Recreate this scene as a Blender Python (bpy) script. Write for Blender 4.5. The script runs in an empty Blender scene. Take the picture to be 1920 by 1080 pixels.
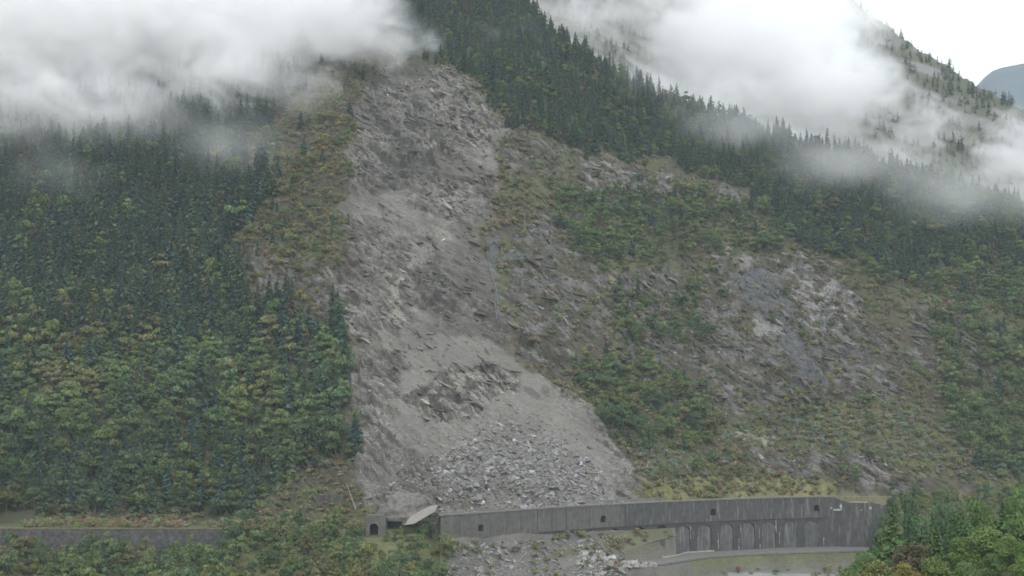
import bpy, bmesh, math, random
import numpy as np
from mathutils import Vector

rng = np.random.default_rng(11)
random.seed(11)
C = bpy.context.scene.collection
SC = bpy.context.scene

# ------------------------------------------------------------------ camera
F = 2800.0                      # focal length in pixels of the 1920 wide photograph
CAMZ = 60.0
PITCH = math.atan(220.0 / F)
cam_data = bpy.data.cameras.new('camera')
cam_data.sensor_width = 36.0
cam_data.lens = 36.0 * F / 1920.0
cam_data.clip_start = 1.0
cam_data.clip_end = 40000.0
cam = bpy.data.objects.new('camera', cam_data)
C.objects.link(cam)
cam.location = (0, 0, CAMZ)
cam.rotation_euler = (math.radians(90) + PITCH, 0, 0)
SC.camera = cam

# ------------------------------------------------------------------ sky and sun
SUN_EL, SUN_AZ = math.radians(42), math.radians(168)     # azimuth clockwise from +Y
world = bpy.data.worlds.new('World')
SC.world = world
world.use_nodes = True
wt = world.node_tree
wt.nodes.clear()
sky = wt.nodes.new('ShaderNodeTexSky')
sky.sky_type = 'NISHITA'
sky.sun_disc = False
sky.sun_elevation = SUN_EL
sky.sun_rotation = SUN_AZ
b1 = wt.nodes.new('ShaderNodeBackground'); b1.inputs['Strength'].default_value = 0.08
b2 = wt.nodes.new('ShaderNodeBackground'); b2.inputs['Strength'].default_value = 1.32
# overcast layer: nearly even white-grey cloud deck
tc = wt.nodes.new('ShaderNodeTexCoord')
nz = wt.nodes.new('ShaderNodeTexNoise'); nz.inputs['Scale'].default_value = 2.2; nz.inputs['Detail'].default_value = 5
mp = wt.nodes.new('ShaderNodeMapping'); mp.inputs['Scale'].default_value = (1, 1, 3)
cr = wt.nodes.new('ShaderNodeValToRGB')
cr.color_ramp.elements[0].position = 0.3; cr.color_ramp.elements[0].color = (0.84, 0.90, 0.97, 1)
cr.color_ramp.elements[1].position = 0.65; cr.color_ramp.elements[1].color = (0.98, 1.01, 1.05, 1)
mx = wt.nodes.new('ShaderNodeMixShader'); mx.inputs[0].default_value = 0.94
wo = wt.nodes.new('ShaderNodeOutputWorld')
L = wt.links.new
L(tc.outputs['Generated'], mp.inputs['Vector']); L(mp.outputs[0], nz.inputs['Vector']); L(nz.outputs['Fac'], cr.inputs[0])
L(cr.outputs[0], b2.inputs['Color']); L(sky.outputs[0], b1.inputs['Color'])
L(b1.outputs[0], mx.inputs[1]); L(b2.outputs[0], mx.inputs[2]); L(mx.outputs[0], wo.inputs['Surface'])

sun_data = bpy.data.lights.new('sun', 'SUN')
sun_data.energy = 1.5
sun_data.angle = math.radians(12)
sun_data.color = (1.0, 0.97, 0.92)
sun = bpy.data.objects.new('sun', sun_data)
C.objects.link(sun)
sd = Vector((math.sin(SUN_AZ) * math.cos(SUN_EL), math.cos(SUN_AZ) * math.cos(SUN_EL), math.sin(SUN_EL)))
sun.rotation_euler = (-sd).to_track_quat('-Z', 'Y').to_euler()

SC.view_settings.view_transform = 'Standard'
SC.view_settings.look = 'None'
SC.view_settings.exposure = 0.32
SC.view_settings.gamma = 1.0
SC.view_settings.use_curve_mapping = False
SC.cycles.max_bounces = 26
SC.cycles.diffuse_bounces = 3
SC.cycles.volume_bounces = 24
SC.cycles.transparent_max_bounces = 8
SC.cycles.filter_width = 1.6
SC.cycles.use_adaptive_sampling = True
SC.cycles.adaptive_threshold = 0.02

# ------------------------------------------------------------------ maths helpers
def project(x, y, z):
    cp, sp = math.cos(PITCH), math.sin(PITCH)
    dz = z - CAMZ
    depth = y * cp + dz * sp
    up = dz * cp - y * sp
    return 960 + F * x / depth, 540 - F * up / depth

def ray(u, v):
    """direction through a pixel, with y component 1"""
    a, b = (u - 960) / F, (540 - v) / F
    cp, sp = math.cos(PITCH), math.sin(PITCH)
    y = cp - sp * b
    return a / y, (sp + cp * b) / y

def at_y(u, v, y):
    t, k = ray(u, v)
    return (t * y, y, CAMZ + k * y)

def at_z(u, v, z):
    t, k = ray(u, v)
    y = (z - CAMZ) / k
    return (t * y, y, z)

def smooth(a, b, x):
    t = np.clip((x - a) / (b - a), 0, 1)
    return t * t * (3 - 2 * t)

def _hash(ix, iy, seed):
    h = (ix.astype(np.int64) * 374761393 + iy.astype(np.int64) * 668265263 + seed * 974634777) & 0xffffffff
    h = ((h ^ (h >> 13)) * 1274126177) & 0xffffffff
    h = h ^ (h >> 16)
    return (h & 0xffff).astype(np.float32) / 65535.0

def vnoise(x, y, seed=0):
    """value noise 0..1"""
    x = np.asarray(x, dtype=np.float64); y = np.asarray(y, dtype=np.float64)
    ix, iy = np.floor(x), np.floor(y)
    fx, fy = (x - ix).astype(np.float32), (y - iy).astype(np.float32)
    fx = fx * fx * (3 - 2 * fx); fy = fy * fy * (3 - 2 * fy)
    a = _hash(ix, iy, seed); b = _hash(ix + 1, iy, seed)
    c = _hash(ix, iy + 1, seed); d = _hash(ix + 1, iy + 1, seed)
    return (a + (b - a) * fx) * (1 - fy) + (c + (d - c) * fx) * fy

def fbm(x, y, seed=0, octaves=4, gain=0.5):
    s, amp, tot = 0.0, 1.0, 0.0
    for o in range(octaves):
        s = s + amp * vnoise(x * 2 ** o + 17.3 * o, y * 2 ** o - 9.1 * o, seed + o)
        tot += amp; amp *= gain
    return s / tot

def blocky(a, b, la, lb, seed):
    """broken slabs: every cell of a warped brick pattern sits at its own depth and leans outwards towards its top"""
    row = np.floor(b / lb + 0.35 * (vnoise(a / (la * 1.5), b / (lb * 3), seed + 1) - 0.5) * 2)
    fb = b / lb - np.floor(b / lb)
    ca = a / la + 0.63 * row + 0.5 * vnoise(b / lb * 0.7, a / la * 0.3, seed + 2)
    col = np.floor(ca); fa = ca - col
    h = _hash(col, row, seed + 3)
    return h + 0.55 * _hash(col, row, seed + 4) * fb + 0.3 * (_hash(col, row, seed + 5) - 0.5) * fa

def inside(u, v, poly):
    """vectorised point in polygon, pixels of the 1920x1080 frame"""
    px = np.array([p[0] for p in poly], dtype=np.float32); py = np.array([p[1] for p in poly], dtype=np.float32)
    res = np.zeros(u.shape, dtype=bool)
    sel = (u >= px.min()) & (u <= px.max()) & (v >= py.min()) & (v <= py.max())
    uu, vv = u[sel], v[sel]
    c = np.zeros(uu.shape, dtype=bool)
    n = len(poly)
    for i in range(n):
        x1, y1, x2, y2 = px[i], py[i], px[i - 1], py[i - 1]
        if y1 == y2: continue
        c ^= ((y1 > vv) != (y2 > vv)) & (uu < (x2 - x1) * (vv - y1) / (y2 - y1) + x1)
    res[sel] = c
    return res

# ------------------------------------------------------------------ object helpers
def tag(o, label=None, cat=None, group=None, kind=None):
    if label: o['label'] = label
    if cat: o['category'] = cat
    if group: o['group'] = group
    if kind: o['kind'] = kind
    return o

def link_mesh(name, me, parent=None):
    o = bpy.data.objects.new(name, me)
    C.objects.link(o)
    if parent: o.parent = parent
    return o

def mesh_from(name, verts, faces, mats, midx=None, smooth_shade=False, color=None):
    """verts (n,3) array, faces list or (m,k) array"""
    me = bpy.data.meshes.new(name)
    verts = np.asarray(verts, dtype=np.float32)
    if isinstance(faces, np.ndarray):
        m, k = faces.shape
        me.vertices.add(len(verts)); me.vertices.foreach_set('co', verts.ravel())
        me.loops.add(m * k); me.loops.foreach_set('vertex_index', faces.astype(np.int32).ravel())
        me.polygons.add(m)
        me.polygons.foreach_set('loop_start', np.arange(0, m * k, k, dtype=np.int32))
        me.update(calc_edges=True)
    else:
        me.from_pydata([tuple(v) for v in verts], [], faces)
    for mt in mats: me.materials.append(mt)
    if midx is not None: me.polygons.foreach_set('material_index', np.asarray(midx, dtype=np.int32))
    if smooth_shade: me.polygons.foreach_set('use_smooth', np.ones(len(me.polygons), dtype=bool))
    if color is not None:
        for nm, arr in color.items():
            a = me.attributes.new(nm, 'FLOAT_COLOR', 'POINT')
            c4 = np.ones((len(verts), 4), dtype=np.float32); c4[:, :3] = arr
            a.data.foreach_set('color', c4.ravel())
    me.update()
    return me

class MB:
    """collects verts / faces for one mesh"""
    def __init__(s): s.v, s.f, s.m = [], [], []
    def quad(s, a, b, c, d, m=0):
        n = len(s.v); s.v += [a, b, c, d]; s.f.append((n, n + 1, n + 2, n + 3)); s.m.append(m)
    def poly(s, pts, m=0):
        n = len(s.v); s.v += list(pts); s.f.append(tuple(range(n, n + len(pts)))); s.m.append(m)
    def box(s, c8, m=0):
        n = len(s.v); s.v += list(c8)
        for f in ((0, 3, 2, 1), (4, 5, 6, 7), (0, 1, 5, 4), (1, 2, 6, 5), (2, 3, 7, 6), (3, 0, 4, 7)):
            s.f.append(tuple(n + i for i in f)); s.m.append(m)
    def tube(s, pts, rads, seg=6, m=0):
        rings = []
        for i, p in enumerate(pts):
            p = Vector(p)
            d = (Vector(pts[min(i + 1, len(pts) - 1)]) - Vector(pts[max(i - 1, 0)])).normalized()
            a = d.orthogonal().normalized(); b = d.cross(a)
            r = rads[i] if hasattr(rads, '__len__') else rads
            n = len(s.v)
            for k in range(seg):
                an = 2 * math.pi * k / seg
                s.v.append(tuple(p + (a * math.cos(an) + b * math.sin(an)) * r))
            rings.append(n)
        for i in range(len(rings) - 1):
            for k in range(seg):
                s.f.append((rings[i] + k, rings[i] + (k + 1) % seg, rings[i + 1] + (k + 1) % seg, rings[i + 1] + k)); s.m.append(m)
        s.f.append(tuple(rings[-1] + k for k in range(seg))); s.m.append(m)
    def build(s, name, mats, parent=None, shade=False):
        me = mesh_from(name, s.v, s.f, mats, s.m, shade)
        return link_mesh(name, me, parent)

# ------------------------------------------------------------------ materials
def mat(name):
    m = bpy.data.materials.new(name); m.use_nodes = True
    nt = m.node_tree; nt.nodes.clear()
    out = nt.nodes.new('ShaderNodeOutputMaterial'); bs = nt.nodes.new('ShaderNodeBsdfPrincipled')
    nt.links.new(bs.outputs[0], out.inputs['Surface'])
    bs.inputs['Roughness'].default_value = 0.85
    bs.inputs['Specular IOR Level'].default_value = 0.2
    return m, nt, bs, out

def node(nt, typ, **kw):
    n = nt.nodes.new(typ)
    for k, v in kw.items(): setattr(n, k, v)
    return n

def noise_node(nt, coord, scale, detail=4, rough=0.55, mapping=None, rot=None):
    if mapping is not None:
        mpn = nt.nodes.new('ShaderNodeMapping')
        mpn.inputs['Scale'].default_value = mapping
        if rot is not None: mpn.inputs['Rotation'].default_value = rot
        nt.links.new(coord, mpn.inputs['Vector']); coord = mpn.outputs[0]
    n = nt.nodes.new('ShaderNodeTexNoise')
    n.inputs['Scale'].default_value = scale; n.inputs['Detail'].default_value = detail; n.inputs['Roughness'].default_value = rough
    nt.links.new(coord, n.inputs['Vector'])
    return n.outputs['Fac']

def ramp(nt, fac, stops):
    r = nt.nodes.new('ShaderNodeValToRGB')
    el = r.color_ramp.elements
    while len(el) < len(stops): el.new(0.5)
    for e, (p, c) in zip(el, stops):
        e.position = p; e.color = (c, c, c, 1) if not hasattr(c, '__len__') else tuple(c) + (1,)
    nt.links.new(fac, r.inputs[0])
    return r.outputs[0]

def mul(nt, a, b, mode='MULTIPLY', fac=1.0):
    m = nt.nodes.new('ShaderNodeMix'); m.data_type = 'RGBA'; m.blend_type = mode
    m.inputs[0].default_value = fac
    for s, i in ((a, 6), (b, 7)):
        if hasattr(s, 'is_linked') or hasattr(s, 'links'): nt.links.new(s, m.inputs[i])
        else: m.inputs[i].default_value = tuple(s) + (1,)
    return m.outputs[2]

def bump(nt, bs, h, strength, dist):
    b = nt.nodes.new('ShaderNodeBump'); b.inputs['Strength'].default_value = strength; b.inputs['Distance'].default_value = dist
    nt.links.new(h, b.inputs['Height']); nt.links.new(b.outputs[0], bs.inputs['Normal'])

BED = math.radians(33)          # the beds of schist dip to the right at this angle

def terrain_material():
    m, nt, bs, out = mat('mountain_ground')
    at = node(nt, 'ShaderNodeAttribute', attribute_name='ground')
    geo = node(nt, 'ShaderNodeNewGeometry').outputs['Position']
    fine = noise_node(nt, geo, 1.3, 5, 0.7)
    bed = noise_node(nt, geo, 1.0, 4, 0.65, mapping=(0.16, 0.4, 1.3), rot=(0, BED, 0))
    c = mul(nt, at.outputs['Color'], ramp(nt, fine, [(0.3, 0.72), (0.7, 1.3)]))
    rk_ = node(nt, 'ShaderNodeAttribute', attribute_name='rocky').outputs['Color']
    c = mul(nt, c, ramp(nt, bed, [(0.33, 0.86), (0.66, 1.12)]))
    bed2 = noise_node(nt, geo, 1.0, 5, 0.75, mapping=(0.28, 0.5, 2.3), rot=(0, BED, 0))
    sharp = ramp(nt, bed2, [(0.36, 0.42), (0.47, 0.92), (0.58, 1.1), (0.70, 1.75)])
    mixr = nt.nodes.new('ShaderNodeMix'); mixr.data_type = 'RGBA'
    nt.links.new(rk_, mixr.inputs[0]); mixr.inputs[6].default_value = (1, 1, 1, 1); nt.links.new(sharp, mixr.inputs[7])
    c = mul(nt, c, mixr.outputs[2])
    nt.links.new(c, bs.inputs['Base Color'])
    bs.inputs['Roughness'].default_value = 0.75
    bump(nt, bs, bed, 0.5, 0.6)
    return m

def plain_material(name, col, var=0.3, scale=1.0, mapping=None, rough=0.85, bumpd=0.0):
    m, nt, bs, out = mat(name)
    geo = node(nt, 'ShaderNodeNewGeometry').outputs['Position']
    n = noise_node(nt, geo, scale, 5, 0.65, mapping=mapping or (1, 1, 1))
    c = mul(nt, ramp(nt, n, [(0.3, 1 - var), (0.7, 1 + var)]), col)
    nt.links.new(c, bs.inputs['Base Color'])
    bs.inputs['Roughness'].default_value = rough
    if bumpd: bump(nt, bs, n, 0.6, bumpd)
    return m

def tinted_material(name, shape_attr=None, rough=0.8, translucent=0.0, nscale=0.0):
    """base colour = the thing's own 'tint' times the variation stored on its faces"""
    m, nt, bs, out = mat(name)
    at = node(nt, 'ShaderNodeAttribute', attribute_name='tint', attribute_type='INSTANCER')
    c = at.outputs['Color']
    if shape_attr:
        a2 = node(nt, 'ShaderNodeAttribute', attribute_name=shape_attr)
        c = mul(nt, c, a2.outputs['Color'])
    if nscale:
        tc_ = node(nt, 'ShaderNodeTexCoord').outputs['Object']
        c = mul(nt, c, ramp(nt, noise_node(nt, tc_, nscale, 4, 0.6), [(0.3, 0.7), (0.7, 1.3)]))
    nt.links.new(c, bs.inputs['Base Color'])
    bs.inputs['Roughness'].default_value = rough
    if translucent:
        tr = node(nt, 'ShaderNodeBsdfTranslucent'); nt.links.new(c, tr.inputs['Color'])
        mxs = node(nt, 'ShaderNodeMixShader'); mxs.inputs[0].default_value = translucent
        nt.links.new(bs.outputs[0], mxs.inputs[1]); nt.links.new(tr.outputs[0], mxs.inputs[2])
        nt.links.new(mxs.outputs[0], out.inputs['Surface'])
    return m
# ------------------------------------------------------------------ the mountainside (one sheet of terrain)
def wall_top_y(u):
    """distance of the gallery / retaining wall face for each pixel column: its top is level at z = 12"""
    us = [826, 850, 950, 1050, 1140, 1240, 1340, 1450, 1560, 1640, 1700]
    vs = [966, 965, 958, 951, 946, 941, 937, 933, 931, 932, 932]
    ys = [(12 - CAMZ) / ray(a, b)[1] for a, b in zip(us, vs)]
    return np.interp(u, us, ys)

def foot_y(u):
    y = wall_top_y(u) + 7
    return np.where(u < 826, np.interp(u, [-1500, 0, 430, 650, 760, 826], [715, 704, 700, 690, 680, float(wall_top_y(826)) + 7]),
                    np.where(u > 1640, np.interp(u, [1640, 1920, 3500], [float(wall_top_y(1640)) + 7, 850, 980]), y))

tcols = np.concatenate([np.linspace(-1.0, -0.43, 60)[:-1], np.linspace(-0.43, 0.43, 1330), np.linspace(0.43, 1.0, 60)[1:]])
yrows = np.concatenate([np.arange(-60, 240, 12), np.arange(240, 590, 3.0), np.arange(590, 700, 0.55), np.arange(700, 960, 0.62),
                        np.arange(960, 1300, 1.0), np.arange(1300, 1560, 3.0)])
T, Y = np.meshgrid(tcols, yrows)
NR, NC = T.shape
Yc = np.maximum(Y, 60)
X = T * (Yc)
U = 960 + F * T            # column key (the pixel column at the horizon row)

FY = foot_y(U)
D = Y - FY
# height above the foot of the slope, by distance behind the foot, for a few key columns
dk = np.array([0, 10, 40, 80, 120, 160, 210, 260, 330, 400, 460, 600, 900])
keys = {
    -1500: [0, 6, 26, 54, 82, 112, 150, 188, 242, 300, 350, 470, 700],
    200:   [0, 6, 26, 54, 82, 112, 150, 188, 242, 300, 350, 470, 700],
    560:   [0, 5, 25, 54, 86, 118, 160, 202, 256, 308, 350, 470, 700],
    700:   [0, 7, 28, 58, 90, 122, 162, 202, 252, 287, 305, 420, 660],
    860:   [0, 8, 28, 52, 88, 122, 160, 202, 252, 290, 305, 425, 670],
    1000:  [0, 6, 24, 52, 86, 118, 156, 196, 250, 300, 344, 450, 680],
    1300:  [0, 4, 18, 40, 66, 98, 138, 178, 232, 284, 330, 430, 640],
    1700:  [0, 6, 20, 42, 70, 100, 138, 176, 226, 276, 320, 420, 620],
    3500:  [0, 6, 24, 48, 76, 106, 144, 182, 232, 282, 328, 420, 620],
}
ku = np.array(sorted(keys)); kh = np.array([keys[k] for k in ku], dtype=float)
def slope_height(U, D):
    Dc = np.clip(D, 0, 899.9)
    out = np.zeros_like(D)
    j = np.clip(np.searchsorted(ku, U) - 1, 0, len(ku) - 2)
    w = smooth(0, 1, (U - ku[j]) / (ku[j + 1] - ku[j]))
    for i in range(len(dk) - 1):
        s = (Dc >= dk[i]) & (Dc < dk[i + 1])
        f = (Dc[s] - dk[i]) / (dk[i + 1] - dk[i])
        a = kh[j[s], i] * (1 - f) + kh[j[s], i + 1] * f
        b = kh[j[s] + 1, i] * (1 - f) + kh[j[s] + 1, i + 1] * f
        out[s] = a * (1 - w[s]) + b * w[s]
    return out
Zb = np.interp(U, [-1500, 650, 760, 826, 3500], [5, 5, 9, 12, 12])
H = slope_height(U, D)
Z = Zb + H

# broad relief: spurs, gullies running down the fall line
amp = smooth(0, 120, D)
Z += amp * 16 * (fbm(X / 150, Y / 260, 3, 3) - 0.5) * 2
Z += amp * 7 * (fbm(X / 45, Y / 110, 7, 3) - 0.5) * 2
# the scar of the slide is cut into the slope a few metres, with a sharp left edge
UU, VV = project(X, Yc, Z)
ul = np.interp(VV, [120, 200, 300, 500, 640, 800, 930], [700, 672, 662, 640, 652, 668, 690])
ur = np.interp(VV, [120, 200, 300, 450, 600, 700, 800, 930], [890, 925, 945, 925, 935, 1010, 1100, 1190])
scar = smooth(-3, 14, UU - ul + 14 * (vnoise(Y / 14, X / 40, 5) - 0.5)) * (1 - smooth(-30, 25, UU - ur)) * smooth(100, 150, VV)
Z -= scar * amp * 5.0 * (1 - smooth(660, 760, VV))
# left lower scarp beside the fan
Z -= smooth(2, 14, UU - ul) * (1 - smooth(60, 120, UU - ul)) * smooth(630, 700, VV) * 5 * amp

# crest of the right-hand ridge: beyond it the ground falls away
uc = [950, 1000, 1100, 1250, 1400, 1500, 1600, 1700, 1800, 1920, 2300, 3500]
vc = [-60, 40, 108, 190, 238, 270, 300, 330, 358, 392, 446, 566]
K = (Z - CAMZ) / Yc
ycrest = np.full(NC, 1e9); zcrest = np.zeros(NC)
for j in range(NC):
    u_ = 960 + F * tcols[j]
    if u_ < 950: continue
    kc = ray(u_, float(np.interp(u_, uc, vc)))[1]
    hit = np.nonzero((K[:, j] >= kc) & (D[:, j] > 60))[0]
    if len(hit): ycrest[j] = yrows[hit[0]]; zcrest[j] = Z[hit[0], j]
ok = ycrest < 1e8
if ok.sum() > 20:      # smooth the crest line
    ker = np.ones(41) / 41
    yy_ = ycrest[ok]; zz_ = zcrest[ok]
    ycrest[ok] = np.convolve(np.pad(yy_, 20, mode='edge'), ker, 'valid'); zcrest[ok] = np.convolve(np.pad(zz_, 20, mode='edge'), ker, 'valid')
YC = np.broadcast_to(ycrest, Z.shape); ZC = np.broadcast_to(zcrest, Z.shape)
dc = np.maximum(Y - YC, 0)
Z = np.where(Y > YC - 25, np.minimum(Z, ZC - 0.55 * dc + 4 * np.exp(-dc / 10) - 0 * dc), Z)
beyond = Y > YC + 12

# ground in front of the slope
WY = np.where(U < 826, FY - 0.5, np.where(U < 1666, wall_top_y(U), FY - 1))
front = Y < FY
plat = np.interp(U, [-1500, 650, 760, 826, 3500], [5, 5, 8, 11.9, 11.9])
Z = np.where(front, plat + 0 * Z, Z)
yv = Y
valley = np.interp(yv, [-60, 0, 380, 560, 600, 2000], [60, 58, 1, -22, -25, -25])
bumpr = 13 * smooth(1540, 1840, U) * np.exp(-((yv - 350) / 95) ** 2)
valley = valley + bumpr + 1.5 * (fbm(X / 20, Y / 20, 31, 3) - 0.5)
# left part: stone embankment at y 670, falling ground in front of it
zl = np.where(Y > 671.5, np.minimum(plat, 5), np.interp(Y, [560, 600, 655, 671], [-22, -17, -9, -8]))
zl2 = np.where(Y > 660, np.interp(Y, [660, 685], [1.5, 6]), np.interp(Y, [560, 600, 660], [-22, -15, 1.5]))
wl = smooth(410, 470, U)
left_front = zl * (1 - wl) + zl2 * wl
# middle: debris apron falling from the gallery to the river
mid = np.maximum(np.where(U < 985, 1.2, 1.2 - 2.0 * smooth(985, 1030, U)) - 0.60 * (WY - Y) + 1.3 * (fbm(X / 7, Y / 7, 33, 3) - 0.5) * 2, -23)
wedge_y = np.interp(U, [1170, 1265], [714, 744]); wedge_z = np.interp(U, [1170, 1265], [-9.0, -4.6])
midw = np.where(Y > wedge_y + 0.6, wedge_z - 0.3 + (-0.8 - wedge_z) * np.clip((Y - wedge_y) / (WY - wedge_y), 0, 1), -14.35)
rf_y = np.interp(U, [1150, 1240, 1330, 1450, 1640, 1900, 3500], [690, 700, 735, 753, 767, 785, 900])
low = -21 - 1.2 * smooth(0, 30, rf_y - Y)
road_z = np.where(Y > rf_y - 0.5, -14.35, low)
right_front = np.where(U < 1265, np.where(Y > rf_y - 0.5, midw, low), road_z)
wm = smooth(1150, 1172, U)
left_front = left_front + 13 * np.exp(-((U - 800) / 40) ** 2 - ((Y - 661) / 9) ** 2)
fr = np.where(U < 760, left_front, np.where(U < 830, left_front * (1 - smooth(760, 830, U)) + mid * smooth(760, 830, U), mid * (1 - wm) + right_front * wm))
edge = WY + np.where(U < 1666, 2.6, 0)
use = front & (Y < edge) & (Y > 560)
Z = np.where(use, fr, Z)
Z = np.where((U > 1668) & front & (Y > 560), np.interp((Y - FY), [-110, -60, 0], [-22, -14, 10]), Z)
blend = smooth(585, 560, Y)
Z = np.where(front & (Y <= 590), Z * (1 - blend) + valley * blend, Z)
Z = np.where(Y <= 560, valley, Z)
Z = Z.astype(np.float64)
U2, V2 = project(X, Yc, Z)

# ------------------------------------------------------------------ land cover, traced on the slope
wob = 16 * (fbm(X / 9, Z / 9, 41, 3) - 0.5) * 2 + 14 * (fbm(X / 40, Z / 22, 43, 2) - 0.5) * 2
wob2 = 16 * (fbm(X / 9 + 50, Z / 9, 47, 3) - 0.5) * 2
Uw, Vw = U2 + wob, V2 + wob2
onslope = D > 0
def reg(poly, w=True): return inside(Uw if w else U2, Vw if w else V2, poly) & onslope

P_SLIDE = [(735, 112), (800, 128), (895, 152), (925, 210), (950, 262), (950, 300), (925, 380), (905, 440), (925, 520), (940, 640), (985, 690), (1070, 740),
           (1110, 790), (1160, 850), (1200, 885), (1240, 930), (1160, 960), (900, 975), (690, 960), (676, 860), (662, 760), (652, 650), (632, 560), (650, 470), (652, 400), (662, 300), (668, 200), (700, 130)]
P_FOREST_L = [(-2500, -400), (560, -400), (560, 120), (520, 190), (495, 240), (455, 300), (490, 370), (470, 430), (435, 490), (475, 540), (500, 575), (560, 640), (640, 650), (655, 700), (662, 790), (668, 880), (560, 900), (480, 965),
              (200, 1000), (-2500, 1010)]
P_SPUR = [(520, 190), (600, 130), (700, 120), (672, 200), (660, 300), (652, 400), (640, 540), (632, 570), (560, 640), (500, 575), (475, 540), (435, 490), (470, 430), (490, 370), (455, 300), (495, 240)]
P_RIDGE = [(560, -400), (600, 0), (735, 95), (880, 140), (915, 180), (945, 250), (1010, 255), (1060, 285), (1150, 302), (1230, 300), (1330, 340), (1400, 365), (1450, 400), (1500, 460),
           (1560, 490), (1650, 500), (1700, 540), (1800, 500), (1920, 520), (3500, 700), (3500, -400)]
P_ROCKS = [
    [(955, 262), (1000, 258), (1050, 285), (1060, 330), (1000, 335), (960, 320)],
    [(1085, 300), (1180, 310), (1280, 335), (1400, 370), (1400, 400), (1300, 380), (1200, 372), (1110, 392), (1090, 350)],
    [(1330, 470), (1480, 478), (1560, 500), (1620, 560), (1560, 640), (1480, 640), (1370, 560)],
    [(1000, 400), (1090, 400), (1130, 480), (1110, 560), (1140, 640), (1000, 640), (940, 560), (960, 470)],
    [(1120, 500), (1380, 520), (1380, 640), (1140, 640)],
    [(1330, 640), (1620, 600), (1720, 680), (1680, 760), (1520, 770), (1350, 760)],
    [(1150, 640), (1340, 640), (1400, 760), (1330, 800), (1240, 760), (1150, 700)],
    [(950, 600), (1090, 660), (1080, 720), (990, 690)],
    [(1380, 780), (1500, 820), (1750, 880), (1720, 930), (1600, 920), (1400, 880)],
    [(1700, 560), (1860, 600), (1860, 700), (1720, 700)],
    [(450, 470), (560, 470), (640, 590), (560, 640), (500, 570)],
    [(560, 500), (720, 470), (740, 600), (690, 650), (600, 620)],
]
P_GREENS = [   # thickets on the right slope, denser and greener
    [(1050, 370), (1200, 360), (1330, 370), (1480, 400), (1500, 470), (1300, 480), (1230, 500), (1100, 500), (1050, 450)],
    [(1145, 560), (1310, 550), (1330, 640), (1230, 660), (1150, 640)],
    [(1080, 670), (1200, 690), (1300, 740), (1350, 800), (1310, 850), (1180, 860), (1120, 800), (1080, 740)],
    [(1740, 600), (2200, 560), (2400, 900), (1850, 900), (1780, 820), (1760, 700)],
    [(1480, 400), (1920, 500), (2200, 640), (1740, 560), (1600, 520)],
]
P_BELT = [(1330, 800), (1450, 780), (1540, 760), (1640, 750), (1780, 800), (1900, 840), (2200, 900), (2200, 960), (1760, 900), (1600, 850), (1400, 840), (1200, 860), (1180, 900), (1250, 900), (1380, 880), (1330, 850)]
P_GRASS = [(1190, 912), (1300, 905), (1390, 898), (1480, 896), (1540, 905), (1600, 925), (1560, 940), (1190, 945)]

Uw, Vw = U2 + 1.9 * wob, V2 + 1.3 * wob2
slide = reg(P_SLIDE)
Uw, Vw = U2 + 2.0 * wob, V2 + 2.0 * wob2
forl = reg(P_FOREST_L); spur = reg(P_SPUR) & ~forl
Uw, Vw = U2 + wob, V2 + wob2
spur |= onslope & (U2 > 420) & (U2 < 650) & (V2 > 180) & (V2 < 600) & ~forl & ~slide
slide &= ~forl
ridge = reg(P_RIDGE) & ~slide & ~forl & ~spur
rocks = np.zeros_like(slide)
for p in P_ROCKS: rocks |= reg(p)
rocks &= ~slide & ~ridge
greens = np.zeros_like(slide)
for p in P_GREENS: greens |= reg(p)
greens &= ~slide & ~ridge & ~forl
belt = reg(P_BELT) & ~slide
grass = reg(P_GRASS)
other = onslope & ~slide & ~forl & ~ridge
rightslope = other & (U2 > 900)

# bedding coordinates: a along the beds, b across them
wa = 3.0 * (fbm(X / 40, Z / 40, 51, 3) - 0.5) * 2
A_ = X * math.cos(BED) - (Z) * math.sin(BED)
B_ = X * math.sin(BED) + (Z) * math.cos(BED) + wa + 0.2 * Y * 0
r1 = 1 - np.abs(2 * fbm(A_ / 26, B_ / 5.0, 61, 3) - 1)
r2 = 1 - np.abs(2 * fbm(A_ / 10, B_ / 2.2, 67, 3) - 1)
q = B_ / 3.4 + 1.6 * fbm(A_ / 30, B_ / 20, 71, 2)
saw = q - np.floor(q)
step = fbm(A_ / 14, np.floor(q) * 7.7, 73, 2)
lump = fbm(X / 6, Z / 6, 77, 4)

# how rocky each place is (0 smooth scree .. 1 ledges)
rough = np.zeros_like(Z)
rough[other] = 0.6
rough[rocks] = 1.0
rough[forl | ridge] = 0.15
patch = fbm(A_ / 45, B_ / 22, 81, 3)
sl_r = 0.30 + 1.1 * smooth(0.47, 0.62, patch)
# outcrops that stick out of the slide, scree and fan smooth
P_OUT = [[(770, 745), (830, 690), (900, 680), (975, 712), (960, 735), (925, 735), (900, 770), (865, 795), (800, 778)],
         [(700, 300), (760, 296), (800, 330), (780, 352), (720, 335)], [(715, 500), (750, 520), (770, 600), (740, 625), (715, 560)],
         [(640, 400), (740, 410), (770, 500), (720, 640), (650, 640), (620, 520)], [(660, 640), (740, 660), (760, 760), (690, 900), (668, 800)],
         [(880, 560), (950, 560), (950, 650), (900, 640)], [(760, 500), (900, 540), (900, 600), (780, 580)], [(820, 330), (930, 330), (930, 420), (830, 420)],
         [(740, 160), (900, 200), (900, 300), (760, 300)]]
P_SMOOTH = [[(760, 610), (880, 640), (990, 690), (1080, 760), (1150, 860), (1050, 900), (830, 900), (760, 850), (720, 800), (780, 770), (760, 690)],
            [(665, 330), (700, 340), (830, 430), (900, 500), (900, 540), (800, 500), (690, 400)]]
outm = np.zeros_like(slide)
for p in P_OUT: outm |= reg(p)
smo = np.zeros_like(slide)
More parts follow.
